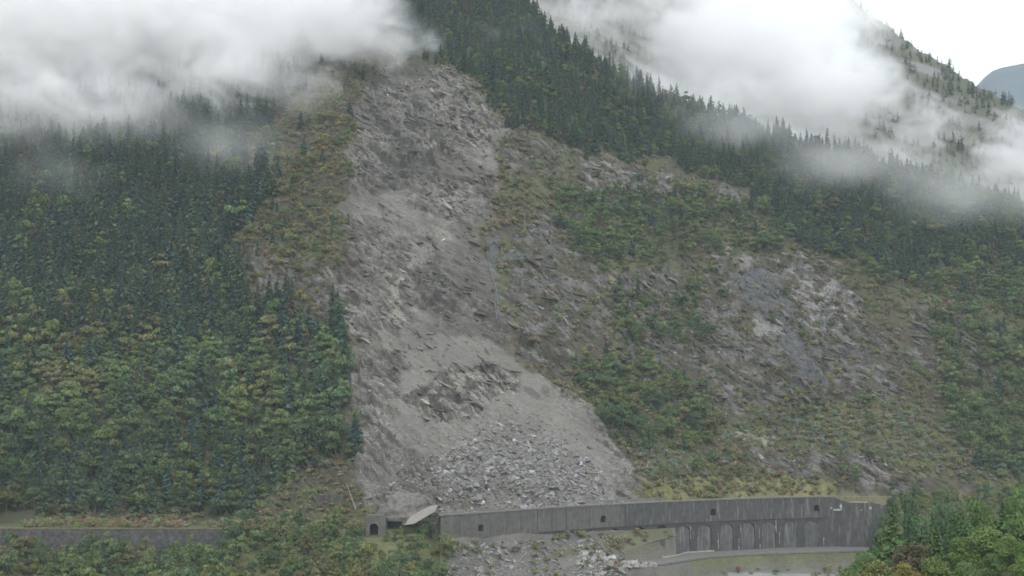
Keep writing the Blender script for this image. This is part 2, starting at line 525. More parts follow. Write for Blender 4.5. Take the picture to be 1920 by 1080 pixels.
for p in P_SMOOTH: smo |= reg(p)
rough = np.where(slide, sl_r, rough)
rough = np.where(slide & outm, np.maximum(rough, 0.95), rough)
main_out = reg(P_OUT[0])
rough = np.where(slide & smo & ~main_out, np.where(V2 < 580, 0.42 + 0.7 * smooth(0.5, 0.62, patch), 0.12 + 0.40 * smooth(0.5, 0.62, patch)), rough)
rough = np.where(slide & main_out, 1.5, rough)
rough *= smooth(0, 6, D)
def blur(a, n):
    k = np.ones(n) / n
    a = np.apply_along_axis(lambda m: np.convolve(np.pad(m, n // 2, mode='edge'), k, 'valid')[:len(m)], 0, a)
    return np.apply_along_axis(lambda m: np.convolve(np.pad(m, n // 2, mode='edge'), k, 'valid')[:len(m)], 1, a)
rough = blur(rough, 5)
q2 = B_ / 6.5 + 1.2 * fbm(A_ / 40, B_ / 26, 83, 2) + 0.5 * fbm(A_ / 9, B_ / 9, 85, 2)
saw2 = q2 - np.floor(q2); step2 = smooth(0.35, 0.65, fbm(A_ / 18, np.floor(q2) * 5.3, 87, 2))
r3 = 1 - np.abs(2 * fbm(A_ / 4.5, B_ / 1.5, 69, 2) - 1)
Wx = A_ + 2.5 * (fbm(X / 9, Z / 9, 151, 3) - 0.5) * 2; Wb = B_ + 1.6 * (fbm(X / 11, Z / 11, 157, 3) - 0.5) * 2
bk = 3.6 * (blocky(Wx, Wb, 17, 5.2, 161) - 0.6) + 1.9 * (blocky(Wx, Wb, 7, 2.3, 171) - 0.6) + 0.9 * (blocky(Wx, Wb, 3.2, 1.15, 181) - 0.6)
disp = rough * (bk + 2.2 * (r1 - 0.6) + 1.3 * (r2 - 0.6) + 1.6 * (saw ** 0.7) * step2 + 1.2 * (lump - 0.5))
disp += 0.35 * (lump - 0.5) * np.where(onslope, 1, 0.3)
# debris fan bulges at the foot
fan = slide & (V2 > 780)
disp += np.where(fan, 1.0 * (fbm(X / 3, Z / 3, 91, 3) - 0.5), 0)
fade = np.where(onslope, smooth(0, 3, D), 0.2)
fade = np.where(beyond, 0.3, fade)
disp *= fade
Yd = Y - 0.62 * disp
Zd = Z + 0.78 * disp
Xd = X + 0.0 * disp
# keep the ground under the walls and the road undisturbed

# colours (surface colours; shade of the slab joints is painted in further down)
def c3(r, g, b): return np.array([r, g, b], dtype=np.float32)
G = np.zeros(Z.shape + (3,), dtype=np.float32) + c3(0.105, 0.095, 0.065)
n1 = fbm(X / 12, Z / 12, 101, 4)[..., None]; n2 = fbm(X / 30, Z / 30, 107, 3)[..., None]; n3 = fbm(A_ / 5, B_ / 1.3, 113, 3)[..., None]
def box2(a, n):
    """box blur of a mask over n x n cells"""
    for ax in (0, 1):
        p = np.pad(a, [(n // 2 + 1, n // 2) if i == ax else (0, 0) for i in (0, 1)], mode='edge')
        c = np.cumsum(p, axis=ax, dtype=np.float64)
        a = (c[n:] - c[:-n]) / n if ax == 0 else (c[:, n:] - c[:, :-n]) / n
    return a
hfn = fbm(A_ / 7, B_ / 2.5, 131, 4)
def setc(mask, c, n=19, hard=False):
    if hard or not (mask & onslope).any():
        G[mask] = (np.broadcast_to(c, G.shape))[mask]; return
    w = smooth(0.34, 0.66, box2(mask.astype(np.float32), n) + 1.5 * (hfn - 0.5))
    w = (w * (box2(mask.astype(np.float32), 9) > 0.001))[..., None]
    G[:] = G * (1 - w) + np.broadcast_to(c, G.shape) * w
brown = c3(0.060, 0.053, 0.036); olive = c3(0.068, 0.072, 0.034); rock = c3(0.106, 0.101, 0.092); dark = c3(0.085, 0.078, 0.07)
setc(other, brown * (0.75 + 0.5 * n1) * (1 - smooth(0.5, 0.65, n2)) + olive * (0.8 + 0.5 * n1) * smooth(0.5, 0.65, n2))
setc(forl | ridge, c3(0.05, 0.052, 0.03) * (0.7 + 0.6 * n1))
rk = rock * (0.72 + 0.7 * smooth(0.35, 0.75, n3)); veg = (brown * 0.9 + olive * 0.1) * (0.7 + 0.6 * n1)
wr = smooth(0.40, 0.60, fbm(A_ / 9, B_ / 4, 119, 3))[..., None]
setc(rocks, rk * wr + veg * (1 - wr))
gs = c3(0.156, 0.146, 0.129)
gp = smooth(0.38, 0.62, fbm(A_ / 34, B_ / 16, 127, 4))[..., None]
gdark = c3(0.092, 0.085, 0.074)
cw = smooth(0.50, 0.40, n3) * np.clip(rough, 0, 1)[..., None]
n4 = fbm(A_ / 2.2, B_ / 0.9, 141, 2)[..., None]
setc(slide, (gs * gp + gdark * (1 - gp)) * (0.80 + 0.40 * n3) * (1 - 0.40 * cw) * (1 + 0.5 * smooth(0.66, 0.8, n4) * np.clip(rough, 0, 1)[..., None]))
setc(slide & smo & (V2 > 600), gs * c3(0.97, 0.97, 0.98) * (0.78 + 0.34 * n1) * (0.88 + 0.24 * n3))
setc(slide & main_out, c3(0.150, 0.141, 0.122) * (0.5 + 0.9 * smooth(0.35, 0.7, n3)))
setc(reg([(985, 722), (1025, 735), (1015, 755), (980, 748)]), c3(0.085, 0.082, 0.072) + 0 * n1)
setc(reg([(715, 500), (735, 505), (765, 590), (755, 625), (730, 590)]), c3(0.21, 0.20, 0.165) * (0.6 + 0.8 * n3))
setc(slide & (V2 > 830), c3(0.140, 0.131, 0.118) * (0.75 + 0.5 * n3))
# blue-grey fresh streaks on the right slope
gy = reg([(1370, 500), (1430, 500), (1480, 560), (1520, 640), (1540, 720), (1500, 730), (1450, 620), (1390, 560)])
setc(gy, c3(0.095, 0.094, 0.094) * (0.8 + 0.4 * n3))
setc(reg(P_ROCKS[2]) & ~gy & (n3[..., 0] > 0.52), c3(0.20, 0.19, 0.18) + 0 * n1)
setc(reg(P_ROCKS[1]) & (n3[..., 0] > 0.52), c3(0.165, 0.155, 0.147) + 0 * n1)
setc(reg([(1400, 605), (1470, 612), (1470, 640), (1410, 632)]), c3(0.18, 0.175, 0.165) + 0 * n1)
setc(reg([(655, 595), (700, 620), (690, 640), (650, 620)]), c3(0.22, 0.205, 0.19) + 0 * n1)
setc(belt, (olive * c3(1.1, 1.1, 1.0)) * (0.7 + 0.7 * n1))
setc(grass, c3(0.145, 0.135, 0.058) * (0.6 + 0.8 * n1))
setc(reg([(1540, 775), (1590, 755), (1660, 790), (1700, 815), (1640, 815), (1520, 805)]), c3(0.15, 0.145, 0.05) * (0.7 + 0.6 * n1))
# joints between the slabs: damp and depth shade painted dark; fresh pale edges
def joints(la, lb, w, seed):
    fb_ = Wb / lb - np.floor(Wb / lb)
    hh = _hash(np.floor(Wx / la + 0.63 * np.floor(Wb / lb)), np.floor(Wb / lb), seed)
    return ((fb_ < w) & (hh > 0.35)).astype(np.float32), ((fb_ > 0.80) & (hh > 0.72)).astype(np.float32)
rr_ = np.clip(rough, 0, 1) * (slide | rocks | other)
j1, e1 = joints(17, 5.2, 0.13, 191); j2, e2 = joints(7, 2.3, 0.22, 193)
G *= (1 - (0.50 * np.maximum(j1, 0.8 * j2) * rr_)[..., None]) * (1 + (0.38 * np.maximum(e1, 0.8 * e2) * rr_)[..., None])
# front ground
fm = ~onslope
setc(fm, c3(0.10, 0.105, 0.045) * (0.7 + 0.6 * n1))
setc(fm & (U > 840) & (U < 1290) & (Y > 600), (c3(0.112, 0.106, 0.096)) * (0.6 + 0.8 * n1) * 1.0)
setc(fm & (U > 1030) & (U < 1260) & (Z < 1) & (Z > -10) & (n1[..., 0] > 0.52), c3(0.085, 0.088, 0.05) * (0.6 + 0.8 * n1))
setc(fm & (Y > WY), np.where((U < 1180)[..., None], c3(0.15, 0.143, 0.13), c3(0.13, 0.12, 0.065)) * (0.75 + 0.5 * n1))
setc(fm & (Y > 671) & (U < 460), np.where(((Y > 684) | (vnoise(X / 9, Y / 3, 5) > .62))[..., None], c3(0.07, 0.08, 0.035), c3(0.12, 0.10, 0.05)) * (0.75 + 0.5 * n1))
setc(fm & (U > 1230) & (Z < -18) & (Y > 560), c3(0.12, 0.12, 0.10) * (0.7 + 0.6 * n1))
setc(fm & (U > 1360) & (U < 1620) & (Y < np.minimum(737, rf_y - 4)) & (Y > 690), c3(0.20, 0.20, 0.19) * (0.8 + 0.4 * n1))
tr = reg([(1350, 812), (1480, 822), (1470, 832), (1345, 828)])
setc(tr, c3(0.2, 0.2, 0.15) + 0 * n1)

co = np.stack([Xd, np.where(Y < 60, Y, Yd), Zd], -1).reshape(-1, 3)
idx = np.arange(NR * NC).reshape(NR, NC)
quads = np.stack([idx[:-1, :-1], idx[:-1, 1:], idx[1:, 1:], idx[1:, :-1]], -1).reshape(-1, 4)
M_TERR = terrain_material()
RK = np.clip(rough * 0.95, 0, 1) * np.where(slide | rocks, 1, 0.8)
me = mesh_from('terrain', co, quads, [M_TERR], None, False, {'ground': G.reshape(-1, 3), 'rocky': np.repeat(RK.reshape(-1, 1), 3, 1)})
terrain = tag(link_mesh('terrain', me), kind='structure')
P3 = co.reshape(NR, NC, 3)

def ground_at(u, v, ymin=560):
    """point of the slope seen through a pixel"""
    t, k = ray(u, v)
    j = int(np.clip(np.searchsorted(tcols, t), 0, NC - 1))
    col = P3[:, j]
    kk = (col[:, 2] - CAMZ) / np.maximum(col[:, 1], 1)
    h = np.nonzero((kk >= k) & (yrows > ymin))[0]
    i = h[0] if len(h) else NR - 1
    return Vector(P3[i, j].tolist())

def ground_xy(x, y):
    j = int(np.clip(np.searchsorted(tcols, x / max(y, 60)), 0, NC - 1))
    i = int(np.clip(np.searchsorted(yrows, y), 0, NR - 1))
    return float(P3[i, j, 2])

# wide valley ground out to the horizon
gb = 25000
me = mesh_from('ground', [(-gb, -gb, -45), (gb, -gb, -45), (gb, gb, -45), (-gb, gb, -45)], [(0, 1, 2, 3)], [plain_material('valley_ground', (0.07, 0.09, 0.04), 0.3, 0.02)])
tag(link_mesh('ground', me), kind='structure')

# ------------------------------------------------------------------ the mountain behind, and the far blue one
tb = np.linspace(-0.25, 0.9, 560); yb_ = np.concatenate([np.arange(1320, 2250, 5.0), np.arange(2250, 3000, 30.0)])
TB, YB = np.meshgrid(tb, yb_); XB = TB * YB; UB = 960 + F * TB
ZBk = 120 + 0.74 * (YB - 1320) + 60 * (fbm(XB / 260, YB / 300, 201, 4) - 0.5) * 2 + 16 * (fbm(XB / 60, YB / 90, 207, 3) - 0.5) * 2
KB = (ZBk - CAMZ) / YB
us = [1500, 1590, 1640, 1700, 1760, 1820, 1870, 1920, 2100, 2600, 3500]
vs = [-160, -30, 26, 70, 108, 146, 176, 202, 270, 380, 520]
for j in range(len(tb)):
    u_ = 960 + F * tb[j]
    if u_ < 1500: continue
    kc = ray(u_, float(np.interp(u_, us, vs)) + 5 * math.sin(u_ / 17.0) * 0.5 + 3 * math.sin(u_ / 6.1) * 0.5)[1]
    h = np.nonzero(KB[:, j] >= kc)[0]
    if len(h):
        i = h[0]; ZBk[i:, j] = ZBk[i, j] - 0.6 * (yb_[i:] - yb_[i])
n1b = fbm(XB / 40, ZBk / 40, 211, 4)[..., None]
n2b = fbm((XB * math.cos(BED) - ZBk * math.sin(BED)) / 60, (XB * math.sin(BED) + ZBk * math.cos(BED)) / 16, 217, 3)[..., None]
GBc = (c3(0.075, 0.08, 0.045) + 0 * n1b) * (0.7 + 0.6 * n1b)
rb = smooth(0.52, 0.6, n2b)
GBc = GBc * (1 - rb) + c3(0.17, 0.16, 0.15) * rb
ib = np.arange(TB.size).reshape(TB.shape)
qb = np.stack([ib[:-1, :-1], ib[:-1, 1:], ib[1:, 1:], ib[1:, :-1]], -1).reshape(-1, 4)
PB = np.stack([XB, YB, ZBk], -1)
me = mesh_from('mountain', PB.reshape(-1, 3), qb, [M_TERR], None, False, {'ground': GBc.reshape(-1, 3), 'rocky': np.zeros((TB.size, 3))})
tag(link_mesh('mountain', me), kind='structure')

tf = np.linspace(0.1, 1.2, 200); yf = np.linspace(5200, 9000, 60)
TF, YF = np.meshgrid(tf, yf); XF = TF * YF
crest = np.interp(960 + F * tf, [1400, 1700, 1800, 1850, 1880, 1920, 2100, 2600, 4000], [900, 1150, 1330, 1445, 1490, 1500, 1560, 1300, 1200])
prof = np.interp(YF, [5200, 6200, 7200, 9000], [0.0, 1.0, 0.75, 0.2])
ZF = crest[None, :] * prof + 120 * (fbm(XF / 500, YF / 500, 301, 4) - 0.5) * prof
iF = np.arange(TF.size).reshape(TF.shape)
qf = np.stack([iF[:-1, :-1], iF[:-1, 1:], iF[1:, 1:], iF[1:, :-1]], -1).reshape(-1, 4)
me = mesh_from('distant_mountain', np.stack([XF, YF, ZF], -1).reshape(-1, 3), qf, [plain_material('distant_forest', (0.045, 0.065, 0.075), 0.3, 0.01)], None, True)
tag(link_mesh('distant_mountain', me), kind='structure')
# ------------------------------------------------------------------ plants: shapes
def leaf_quads(pos, nrm, size, tone, elong=1.0, droop=None):
    """one quad per position, facing nrm; returns verts, faces, tone per vertex"""
    n = len(pos)
    ref = rng.normal(size=(n, 3)); a = np.cross(nrm, ref); a /= np.linalg.norm(a, axis=1)[:, None] + 1e-9
    if droop is not None: a = droop
    b = np.cross(nrm, a); b /= np.linalg.norm(b, axis=1)[:, None] + 1e-9
    sa = (size * elong)[:, None] * 0.5; sb = size[:, None] * 0.5
    j = lambda: 1 + 0.35 * (rng.random((n, 1)) - 0.5)
    v = np.stack([pos - a * sa * j(), pos - b * sb * j(), pos + a * sa * j(), pos + b * sb * j()], 1).reshape(-1, 3)
    f = np.arange(n * 4).reshape(n, 4)
    return v, f, np.repeat(tone, 4)

M_LEAF = tinted_material('foliage', 'leaf', 0.7, 0.3)
M_BARK, _nt, _bs, _o = mat('bark')
_g = node(_nt, 'ShaderNodeTexCoord').outputs['Object']
_nt.links.new(ramp(_nt, noise_node(_nt, _g, 3.0, 4, 0.6, mapping=(1, 1, 0.3)), [(0.3, (0.05, 0.04, 0.03)), (0.7, (0.14, 0.115, 0.09))]), _bs.inputs['Base Color'])

def crown_mesh(name, v, f, tone, trunk=None):
    """foliage mesh, with an optional trunk (MB) appended as second material"""
    mats = [M_LEAF]
    fl = f; midx = np.zeros(len(f), dtype=np.int32); tn = tone
    if trunk is not None:
        n = len(v)
        tf_ = np.array([q if len(q) == 4 else (q[0], q[1], q[2], q[-1]) for q in trunk.f], dtype=np.int64)
        v = np.concatenate([v, np.array(trunk.v)]); fl = np.concatenate([f, tf_ + n]); midx = np.concatenate([midx, np.ones(len(tf_), dtype=np.int32)])
        tn = np.concatenate([tone, np.ones(len(trunk.v))]); mats.append(M_BARK)
    return mesh_from(name, v, fl, mats, midx, False, {'leaf': np.repeat(tn[:, None], 3, 1)})

def conifer_parts(h=16.0, R=2.6, nb=110, bare=0.10, per=4, lean=0.0, dead=0.0):
    zr = bare + (1 - bare) * (np.arange(nb) + rng.random(nb)) / nb
    prof = np.where(zr < 0.25, 0.75 + zr, 1.0) * (1 - zr) ** 0.78 + 0.03
    L_ = R * prof * (0.7 + 0.5 * rng.random(nb))
    az = rng.random(nb) * 2 * math.pi
    lop = 1 + 0.25 * np.cos(az - rng.random() * 6.28)
    L_ = L_ * lop
    vs, fs, ts, off = [], [], [], 0
    btone = 0.82 + 0.36 * rng.random(nb)
    for k in range(per):
        fr_ = (k + 0.6) / per
        d = np.stack([np.cos(az), np.sin(az), -0.28 - 0.25 * fr_ + 0.5 * (zr - 0.5)], 1)
        side = np.stack([-np.sin(az), np.cos(az), 0 * az], 1)
        p = np.stack([0 * az, 0 * az, zr * h], 1) + d * (L_ * fr_)[:, None] + side * (rng.normal(size=nb) * L_ * 0.16)[:, None]
        nrm = np.stack([np.cos(az) * 0.5, np.sin(az) * 0.5, 0.8 + 0 * az], 1) + rng.normal(size=(nb, 3)) * 0.45
        nrm /= np.linalg.norm(nrm, axis=1)[:, None]
        dd = d + rng.normal(size=(nb, 3)) * 0.3; dd /= np.linalg.norm(dd, axis=1)[:, None]
        v, f, t = leaf_quads(p, nrm, 0.28 + L_ * 0.42, btone * (0.8 + 0.4 * rng.random(nb)), 1.25, dd)
        vs.append(v); fs.append(f + off); ts.append(t); off += len(v)
    tr = MB(); tr.tube([(0, 0, -1.5), (0, 0, h * 0.5), (0, 0, h * 0.97)], [0.24, 0.15, 0.03], 5)
    return np.concatenate(vs), np.concatenate(fs), np.concatenate(ts), tr

def broad_parts(h=9.0, R=3.2, lobes=14, per=42, leaf=0.62, base=0.3, limbs=True, round_=1.0):
    cs = []
    while len(cs) < lobes:
        p = rng.uniform(-1, 1, 3)
        r = np.linalg.norm(p)
        if 0.35 < r < 1: cs.append(p)
    cs = np.array(cs)
    cz = h * (base + (1 - base) * (0.48 + 0.40 * cs[:, 2] * round_))
    wid = R * (0.80 - 0.25 * np.clip(cs[:, 2], 0, 1))
    cen = np.stack([cs[:, 0] * wid, cs[:, 1] * wid, cz], 1)
    lr = R * rng.uniform(0.30, 0.54, lobes)
    lt = 0.82 + 0.36 * rng.random(lobes)
    li = np.repeat(np.arange(lobes), per); n = len(li)
    dr = rng.normal(size=(n, 3)); dr /= np.linalg.norm(dr, axis=1)[:, None]
    dr[:, 2] = np.where(dr[:, 2] < -0.3, -dr[:, 2] * 0.6, dr[:, 2])
    pos = cen[li] + dr * (lr[li] * (0.7 + 0.45 * rng.random(n)))[:, None] * np.array([1, 1, 0.8])
    nrm = dr + rng.normal(size=(n, 3)) * 0.6; nrm /= np.linalg.norm(nrm, axis=1)[:, None]
    v, f, t = leaf_quads(pos, nrm, leaf * (0.6 + 0.8 * rng.random(n)), lt[li] * (0.85 + 0.3 * rng.random(n)), 1.15)
    tr = MB()
    top = (rng.normal() * 0.2, rng.normal() * 0.2, h * 0.62)
    if limbs:
        tr.tube([(0, 0, -1.2), (top[0] * .5, top[1] * .5, h * 0.33), top], [0.05 + h * 0.016, 0.04 + h * 0.011, h * 0.006], 6)
        for i in range(0, lobes):
            a = (top[0] * .4, top[1] * .4, h * (0.25 + 0.25 * rng.random()))
            m_ = tuple((np.array(a) * 0.5 + cen[i] * 0.5) + np.array([0, 0, 0.04 * h]))
            tr.tube([a, m_, tuple(cen[i])], [h * 0.008, h * 0.005, 0.02], 4)
    else:
        for i in range(0, lobes):
            tr.tube([(0, 0, -0.4), tuple(cen[i] * 0.6), tuple(cen[i])], [0.05, 0.04, 0.02], 4)
    return v, f, t, tr

SHAPES = {}
def hidden_variants(key, meshes):
    """shapes for instancing; kept in a collection that is not part of the scene"""
    col = bpy.data.collections.new(key + '_shapes')
    for me in meshes:
        o = bpy.data.objects.new(key + '_shape', me); col.objects.link(o)
    SHAPES[key] = (col, meshes)

hidden_variants('conifer', [crown_mesh('conifer', *conifer_parts(16, rr, 105, b_)) for rr, b_ in ((2.7, .06), (3.2, .1), (3.6, .14), (2.4, .08), (3.9, .06))])
hidden_variants('tree', [crown_mesh('tree', *broad_parts(9, rr, lb, 62, .55, bs_)) for rr, lb, bs_ in ((2.8, 9, .12), (3.2, 11, .14), (3.6, 12, .16), (2.5, 8, .1), (3.1, 10, .06))])
hidden_variants('shrub', [crown_mesh('shrub', *broad_parts(2.6, rr, lb, 26, .42, 0.02, False)) for rr, lb in ((1.6, 7), (2.0, 9), (2.4, 10), (1.3, 6))])
hidden_variants('far', [crown_mesh('far', *conifer_parts(15, rr, 34, .06, 3)) for rr in (2.4, 3.0, 3.6)])

# rocks: broken slabs of schist
def rock_mesh(sx, sy, sz, n=16):
    bm = bmesh.new()
    for i in range(n):
        p = rng.normal(size=3); p /= np.linalg.norm(p); p = np.sign(p) * np.abs(p) ** 0.7
        bm.verts.new((p[0] * sx, p[1] * sy, p[2] * sz))
    r = bmesh.ops.convex_hull(bm, input=bm.verts)
    bmesh.ops.delete(bm, geom=[g for g in r['geom_interior'] if isinstance(g, bmesh.types.BMVert)], context='VERTS')
    bmesh.ops.bevel(bm, geom=bm.edges[:], offset=0.04, segments=1, affect='EDGES')
    me = bpy.data.meshes.new('rock'); bm.to_mesh(me); bm.free()
    me.materials.append(M_ROCK)
    return me
M_ROCK = tinted_material('broken_schist', None, 0.7, 0.0, 1.2)
hidden_variants('rock', [rock_mesh(*d) for d in ((.6, .45, .28), (.5, .5, .4), (.7, .4, .2), (.45, .4, .35), (.8, .45, .3), (.5, .45, .15), (.55, .5, .45), (.65, .5, .22))])

# ------------------------------------------------------------------ plants: where they grow
XYZ = P3
# area of each cell on the plan
dXY = np.zeros(Z.shape)
dXY[:-1, :-1] = (tcols[1:] - tcols[:-1])[None, :] * Yc[:-1, :-1] * (yrows[1:] - yrows[:-1])[:, None]
view = (U2 > -260) & (U2 < 2180) & (V2 > -150) & (V2 < 1140)
big = fbm(X / 35, Z / 35, 401, 3)
big2 = fbm(X / 18, Z / 18, 409, 3)

def sample(dens, seed):
    r = np.random.default_rng(seed)
    w = (dens * dXY * view).ravel()
    tot = w.sum()
    cs = np.cumsum(w)
    n = int(tot)
    k = np.searchsorted(cs, r.random(n) * tot)
    return np.unique(np.clip(k, 0, w.size - 1))

def thin(k, rad, seed):
    """keep a subset of points at least rad apart on the plan"""
    r = np.random.default_rng(seed); k = k.copy(); r.shuffle(k)
    xs = X.ravel()[k]; ys = Y.ravel()[k] * 1.15
    cell = {}
    keep = []
    for i in range(len(k)):
        cx, cy = int(xs[i] // rad), int(ys[i] // rad)
        good = True
        for a in (-1, 0, 1):
            for b in (-1, 0, 1):
                q_ = cell.get((cx + a, cy + b))
                if q_ is not None and (xs[q_] - xs[i]) ** 2 + (ys[q_] - ys[i]) ** 2 < rad * rad: good = False
        if good: cell[(cx, cy)] = i; keep.append(k[i])
    return np.array(keep, dtype=np.int64)

Vf, Uf = V2, U2
# left forest: dark conifers above, mixed broadleaf lower down, conifers along the foot
lowmix = smooth(590, 690, Vf + 60 * (big - 0.5)) * (1 - 0.55 * smooth(820, 880, Vf))
con_d = np.where(forl, (1 - lowmix) * 0.085 + 0.012, 0)
dec_d = np.where(forl, lowmix * 0.075 + 0.008, 0)
con_d += np.where(ridge, 0.085, 0.0)
dec_d += np.where(ridge, 0.016, 0.0)
lowedge = ridge & (Uf > 1380) & (Vf > 330)
dec_d += np.where(lowedge & (big > 0.5), 0.05, 0)
beyond_band = beyond & (Y < YC + 60)
con_d *= ~(beyond & ~beyond_band); dec_d *= ~beyond
con_d += np.where(spur, 0.003 + 0.02 * smooth(540, 450, Uf) * smooth(0.45, 0.6, big), 0)
dec_d += np.where(spur, 0.035 * smooth(0.40, 0.60, big2) + 0.003, 0)
shr_d = np.where(spur, 0.20 * smooth(0.26, 0.5, big2) + .02, 0)
# right slope
rocky = rocks.astype(float)
g = greens.astype(float)
dec_d += np.where(rightslope, g * 0.060 * smooth(0.3, 0.45, big2) + (1 - rocky) * (1 - g) * 0.006 * smooth(0.45, 0.6, big2) + 0.0012, 0)
con_d += np.where(rightslope & greens, 0.006, 0)
shr_d += np.where(rightslope, g * 0.14 + (1 - g) * (0.11 * (1 - rocky) + 0.03) * smooth(0.36, 0.56, big2) + 0.010, 0)
shr_d += np.where(belt, 0.10, 0)
shr_d += np.where(slide & (np.abs(U2 - 905) < 60) & (V2 > 128) & (V2 < 250), 0.02, 0)
# slide margins carry a few shrubs
P_EDGE = [(900, 430), (1000, 420), (1040, 640), (1080, 740), (1000, 690), (950, 600)]
shr_d += np.where(reg(P_EDGE), 0.03 * smooth(0.4, 0.6, big2), 0)
con_d *= ~slide; dec_d *= ~slide
shr_d *= ~(slide & (V2 > 260))
con_d *= (D > 6); dec_d *= (D > 4)
# verges in front of the left forest, thicket along the bottom left, apron shrubs
fl_ = (U < 850) & (Y > 588) & (Y < 664) & (Z > -24)
dec_d = np.where(fl_ & (U < 840), 0.10 * (0.4 + 1.0 * smooth(0.35, .6, big2)), dec_d)
shr_d = np.where(fl_, 0.05, shr_d)
verge = (U < 700) & (Y > 674) & (D < 8)
shr_d = np.where(verge & (big2 > 0.36), 0.13, shr_d)
mid_s = (U > 840) & (U < 1170) & (Y > 600) & (Y < WY - 4)
shr_d = np.where(mid_s, 0.03 * smooth(.4, .6, big2), shr_d)
shr_d = np.where((U > 1020) & (U < 1265) & (Y < WY - 2) & (Y > WY - 16) & (Z > -11), 0.06, shr_d)
shr_d = np.where((U > 440) & (U < 690) & (Y > 660) & (D < 55) & ~slide, 0.12, shr_d)
dec_d = np.where((U > 460) & (U < 640) & (Y > 664) & (D < 4), 0.012, dec_d)
wall_zone = (U > 820) & (Y > WY - 1.5) & (Y < WY + 7)
shr_d = np.where(wall_zone | ((U > 1265) & (Y > rf_y - 3) & front & (U < 1650)), 0, shr_d)
shr_d = np.where((U > 1265) & (U < 1640) & (Y < rf_y - 3) & (Y > 728), 0.012, shr_d)
dec_d = np.where(wall_zone, 0, dec_d)
dec_d = np.where((U > 676) & (U < 765) & (Y > 626) & (Y < 672), 0, dec_d); dec_d = np.where((U > 765) & (U < 850) & (Y > 640) & (Y < 672), 0.01, dec_d)
shr_d = np.where((U > 684) & (U < 722) & (Y > 650) & (Y < 672), 0, shr_d)
rf_zone = (U > 1640) & front & (Y > 600)
dec_d = np.where(rf_zone, 0.09, dec_d)
shr_d = np.where((U > 1560) & (Y > 250) & (Y < 560), 0.05, shr_d)
dec_d = np.where((U > 585) & (U < 652) & (D > -20) & (D < 6), 0, dec_d); shr_d = np.where((U > 585) & (U < 652) & (D > -20) & (D < 6), 0.01, shr_d)

PX = P3.reshape(-1, 3)
uF, vF = U2.ravel(), V2.ravel()
forf, ridf, spuf, grf, belf, rokf = (a.ravel() for a in (forl, ridge, spur, greens, belt, rocks))
bigf, big2f = big.ravel(), big2.ravel()
dF, yF, UkF = D.ravel(), Y.ravel(), U.ravel()

plants = []   # dict(kind, pos, rot, scl, tint, variant)
def jitter(c, s, r):
    k = 1 + s * (r.random() - 0.5)
    return tuple(float(x * k * (1 + 0.10 * (r.random() - 0.5))) for x in c)
CON = [(0.034, 0.062, 0.046), (0.040, 0.066, 0.040), (0.030, 0.055, 0.046), (0.048, 0.070, 0.038)]
GREEN = [(0.078, 0.112, 0.040), (0.066, 0.102, 0.040), (0.092, 0.118, 0.040), (0.056, 0.090, 0.042)]
AUT = [(0.110, 0.120, 0.042), (0.104, 0.100, 0.044), (0.100, 0.120, 0.040), (0.094, 0.100, 0.046)]
r_ = np.random.default_rng(5)
for i in thin(sample(con_d, 1), 3.9, 2):
    s = 0.6 + 1.0 * r_.random() ** 0.9
    if spuf[i]: s *= 0.6
    if grf[i]: s *= 0.55
    if vF[i] > 800 and forf[i]: s *= 0.8
    if ridf[i]: s *= 0.72
    c = CON[r_.integers(4)]
    if r_.random() < 0.02: c = (0.075, 0.070, 0.045)
    if r_.random() < 0.03: c = (0.075, 0.085, 0.045)
    c = tuple(x * 1.75 * (0.80 + 0.40 * big2f[i]) for x in c)
    plants.append(dict(kind='conifer', i=i, s=(s * r_.uniform(.85, 1.25), s * r_.uniform(.85, 1.25), s), t=jitter(c, 0.3, r_), v=int(r_.integers(5)), h=16 * s, w=5.2 * s))
for i in thin(sample(dec_d, 3), 3.9, 4):
    s = 0.85 + 1.25 * r_.random() ** 1.7
    fr_low = yF[i] < 670
    if forf[i]:
        p = float(0.06 + 0.55 * smooth(0.48, 0.62, bigf[i])) if vF[i] < 860 else 0.10
    elif fr_low: p = float(0.08 + 0.5 * smooth(0.5, 0.6, bigf[i])); s *= 0.8
    elif ridf[i]: p = 0.12; s *= 0.75
    elif spuf[i]: p = 0.6; s *= 0.62
    elif grf[i]: p = 0.12; s *= 0.85
    else: p = 0.25; s *= 0.62
    c = AUT[r_.integers(4)] if r_.random() < p else GREEN[r_.integers(4)]
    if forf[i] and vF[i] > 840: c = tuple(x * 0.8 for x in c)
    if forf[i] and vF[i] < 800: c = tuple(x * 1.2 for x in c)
    z = r_.uniform(.8, 1.15)
    c = tuple(x * 1.55 * (0.75 + 0.5 * big2f[i]) for x in c)
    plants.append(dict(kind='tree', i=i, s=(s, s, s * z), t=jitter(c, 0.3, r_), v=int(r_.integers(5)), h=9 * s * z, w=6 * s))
SHC = [(0.12, 0.12, 0.06), (0.13, 0.14, 0.055), (0.13, 0.105, 0.065), (0.15, 0.14, 0.06), (0.14, 0.10, 0.065), (0.10, 0.12, 0.05), (0.085, 0.115, 0.05), (0.15, 0.14, 0.11)]
